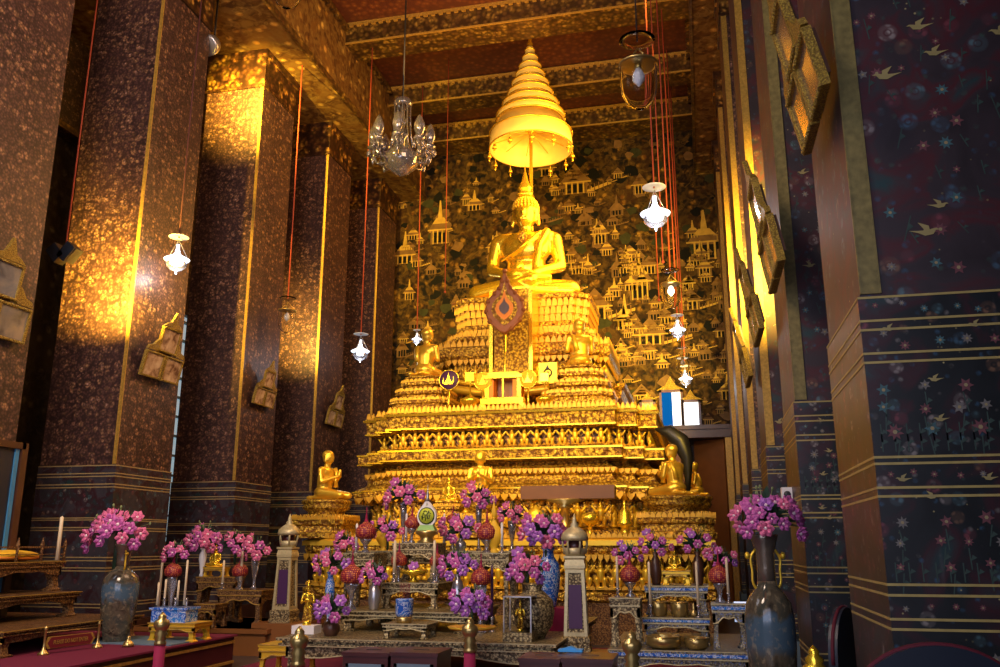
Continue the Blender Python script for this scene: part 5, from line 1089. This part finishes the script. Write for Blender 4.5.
# yellow dish of the lowest bouquet on gold foot
p=aY(472,629,8.6); s=1/ppm(p); t=thing('yellow_dish','wide yellow gold dish on a foot under the lowest centre bouquet','dish',(p.x,p.y-.0,.02)); H_=p.z-.02
m=MB(); m.lathe([(22*s,H_),(24*s,H_+2.5*s),(21*s,H_+2*s),(4*s,H_-1*s)],28,flute=16,fa=.05); m.done('dish','gold_satin',t); m=MB(); m.lathe([(9*s,0),(9*s,.03),(3*s,.08),(3*s,H_*.6),(6*s,H_*.75),(2.5*s,H_*.85),(4*s,H_)],16); m.done('foot','brass',t)
# brass bowls on right tables
for px,yb,Y,w,h,l_ in ((659,617,9.95,17,14,'tall brass bowl at left on the middle right table'),(680,617,9.95,17,14,'tall brass bowl at right on the middle right table'),(664,650,9.5,34,12,'wide low brass bowl at left on the long right table'),(697,650,9.5,24,11,'wide low brass bowl at right on the long right table')):
    p=aY(px,yb,Y); p.z=r2 if yb<630 else r1; s=1/ppm(p); t=thing('brass_bowl',l_,'bowl',p); m=MB(); m.lathe([(w*.34*s,0),(w*.36*s,1*s),(w*.5*s,3*s),(w*.5*s,h*.95*s),(w*.47*s,h*s),(w*.4*s,h*.6*s)],24); m.done('bowl_body','brass',t); m=MB(); m.tube([(w*.5*s*math.cos(a_),w*.5*s*math.sin(a_),h*.97*s) for a_ in [2*PI*k/24 for k in range(25)]],.7*s,5); m.done('rim','brass',t)
lz('brass_handbell','small brass spired bell between bowls on the right table','bell',694,616,9.9,[(4,0),(3,4),(1,6),(1.6,9),(.3,13)],'brass')
# rounded dark seat backs at lower right
def back(label,px,py,Y,w,h,rz):
    p=aY(px,py,Y); t=thing('round_backed_chair',label,'chair',(p.x,p.y,0),rz); z=p.z
    P=[(w*math.cos(a_),z-h+h*math.sin(a_)) for a_ in [PI*k/20 for k in range(21)]]+[(-w*.96,z-h*1.9),(w*.96,z-h*1.9)]
    m=MB(); m.prism(P,-.03,.03); m.done('backrest','navy',t); m=MB(); m.tube([(x,0,z_) for x,z_ in P[:21]],.012,8); m.done('backrest_rim','velvet_dark',t)
    m=MB(); m.box(-w*.95,w*.95,-.02,w*1.5,.40,.46); m.done('seat','navy',t)
    for sx in(-1,1):
        for y_ in (.0,w*1.4): m=MB(); m.box(sx*w*.9-.02,sx*w*.9+.02,y_-.02,y_+.02,0,.42 if y_ else max(.42,z-h*1.9)); m.done('leg','wood_dark',t)
back('dark rounded chair back with a red rim, between the right columns',842,607,6.35,.25,.34,1.1)
back('dark rounded chair back with a red rim at the bottom right corner',935,645,3.75,.32,.25,.05)
p=aY(813,645,6.6); t=thing('ornate_gold_post','post with an ornate bright gold finial at the bottom edge, lower right','post',(p.x,p.y,0)); z=p.z; m=MB(); m.lathe([(.12,0),(.12,.03),(.03,.08),(.03,z-.26)],14); m.done('pole','brass',t)
m=MB(); m.lathe([(.03,z-.26),(.09,z-.22),(.085,z-.15),(.05,z-.12),(.06,z-.09),(.03,z-.06),(.035,z-.04),(.004,z)],14,flute=8,fa=.15); m.done('finial','gold',t)
p=aX(787,497,RX-.06); t=thing('small_white_speaker','small white wall speaker with a black cone on the second right column','speaker',p); m=MB(); m.box(-.05,.05,-.06,.06,-.09,.09); m.done('speaker_case','white',t); m=MB(); m.lathe([(.035,0),(.03,.012),(.005,.005)],14,M=Matrix.Translation((0,-.06,.02))@Matrix.Rotation(PI/2,4,'X')); m.done('speaker_cone','black',t)
p=aY(743,622,9.7); t=thing('pale_blue_screen','small pale blue lit screen just left of the big right vase','screen',(p.x,p.y,r1)); m=MB(); m.box(-.08,.08,0,.03,p.z-r1,p.z-r1+.2); m.done('screen_panel','screen',t); m=MB(); m.box(-.02,.02,.0,.03,0,p.z-r1); m.box(-.07,.07,-.03,.06,0,.02); m.done('screen_stand','black',t)
# ------------------------------------------------------------------ lights
def spot(loc,tgt,col,e,size,blend=.6,rad=.08):
    l=bpy.data.lights.new('spot','SPOT'); l.energy=e; l.color=col; l.spot_size=math.radians(size); l.spot_blend=blend; l.shadow_soft_size=rad
    o=bpy.data.objects.new('spot_light',l); C.objects.link(o); o.location=loc; o.rotation_euler=(Vector(tgt)-Vector(loc)).to_track_quat('-Z','Y').to_euler(); return o
def area(loc,tgt,col,e,sx,sy):
    l=bpy.data.lights.new('area','AREA'); l.energy=e; l.color=col; l.shape='RECTANGLE'; l.size=sx; l.size_y=sy
    o=bpy.data.objects.new('area_light',l); C.objects.link(o); o.location=loc; o.rotation_euler=(Vector(tgt)-Vector(loc)).to_track_quat('-Z','Y').to_euler(); return o
Y1=(1,.62,.07); Y2=(1,.66,.13); OR=(1,.48,.10)
spot((-7.9,10.5,10.5),(-3.9,19.3,8.0),Y1,1900,36,.8,.15)
spot((.2,10.5,10.8),(-3.9,19.3,8.2),Y1,2000,36,.8,.15)
spot((-3.8,17.35,6.2),(-3.8,19.9,12.3),Y1,240,52,.9,.1)
spot((-7.6,8.5,5.5),(-3.6,16.0,3.0),Y2,1450,44,.9,.2)
spot((.3,8.5,5.8),(-3.6,16.0,3.0),Y2,1450,44,.9,.2)
spot((-3.9,4.5,11.5),(-3.9,14.0,2.6),Y2,650,40,1.,.2)
spot((-1.2,21.0,4.8),(-1.2,25.0,7.6),Y2,2600,75,1.,.1)
spot((-6.3,21.5,4.8),(-6.4,25.0,8.0),Y2,600,70,1.,.1)
# floodlights on the columns
spot((-8.8,11.0,5.2),(-9.35,12.12,5.8),Y1,3200,95,1.,.06)
spot((-9.0,14.0,11.2),(-9.25,15.82,11.2),Y1,4200,85,1.,.06)
spot((-9.3,17.6,6.2),(-9.45,19.36,6.8),Y2,1100,90,1.,.06)
spot((1.2,9.6,5.4),(1.15,11.75,5.6),Y1,3500,80,1.,.06)
spot((1.2,13.6,6.5),(1.1,15.4,6.5),Y1,1500,120,1.,.06)
spot((1.2,17.3,7.5),(1.0,19.1,7.5),Y1,1500,120,1.,.06)
# unseen fill areas added for a warm wash on left columns, frieze and ceiling
area((-1.4,18.5,9.5),(-9,20,8),OR,700,3,4)
area((-4.5,1.5,8.5),(-10,13,6),(1,.74,.58),900,3,3)
area((-1.5,9,9),(-9,13,6),(1,.62,.38),330,4,4)
area((-4,16,11.0),(-4,18,14.6),(1,.5,.12),260,5,5)
# daylight from the doors behind the camera
area((-2.5,-2.6,3.6),(-3.5,12,3.5),(.80,.79,1.),340,8,4.5)
area((-9.,4.0,8.0),(2.2,5.5,3.5),(.85,.85,1.),110,3,3)  # cool area from the upper left, aimed at the near right columns
w=bpy.data.worlds.new('world'); bpy.context.scene.world=w; w.use_nodes=True
bg=w.node_tree.nodes['Background']; bg.inputs[0].default_value=(.55,.55,.70,1); bg.inputs[1].default_value=.3
cd=bpy.data.cameras.new('camera'); cam=bpy.data.objects.new('camera',cd); C.objects.link(cam)
cd.sensor_width=36; cd.lens=F*36/1000; cam.location=CAM; cam.rotation_euler=(PI/2+PT,0,YW); cd.clip_end=200
sc=bpy.context.scene; sc.camera=cam
vs=sc.view_settings; vs.view_transform='Standard'; vs.look='None'; vs.exposure=0.; vs.gamma=1.; vs.use_curve_mapping=False
sc.cycles.use_denoising=True; sc.cycles.max_bounces=6; sc.cycles.transparent_max_bounces=8; sc.cycles.transmission_bounces=8; sc.cycles.sample_clamp_indirect=4.
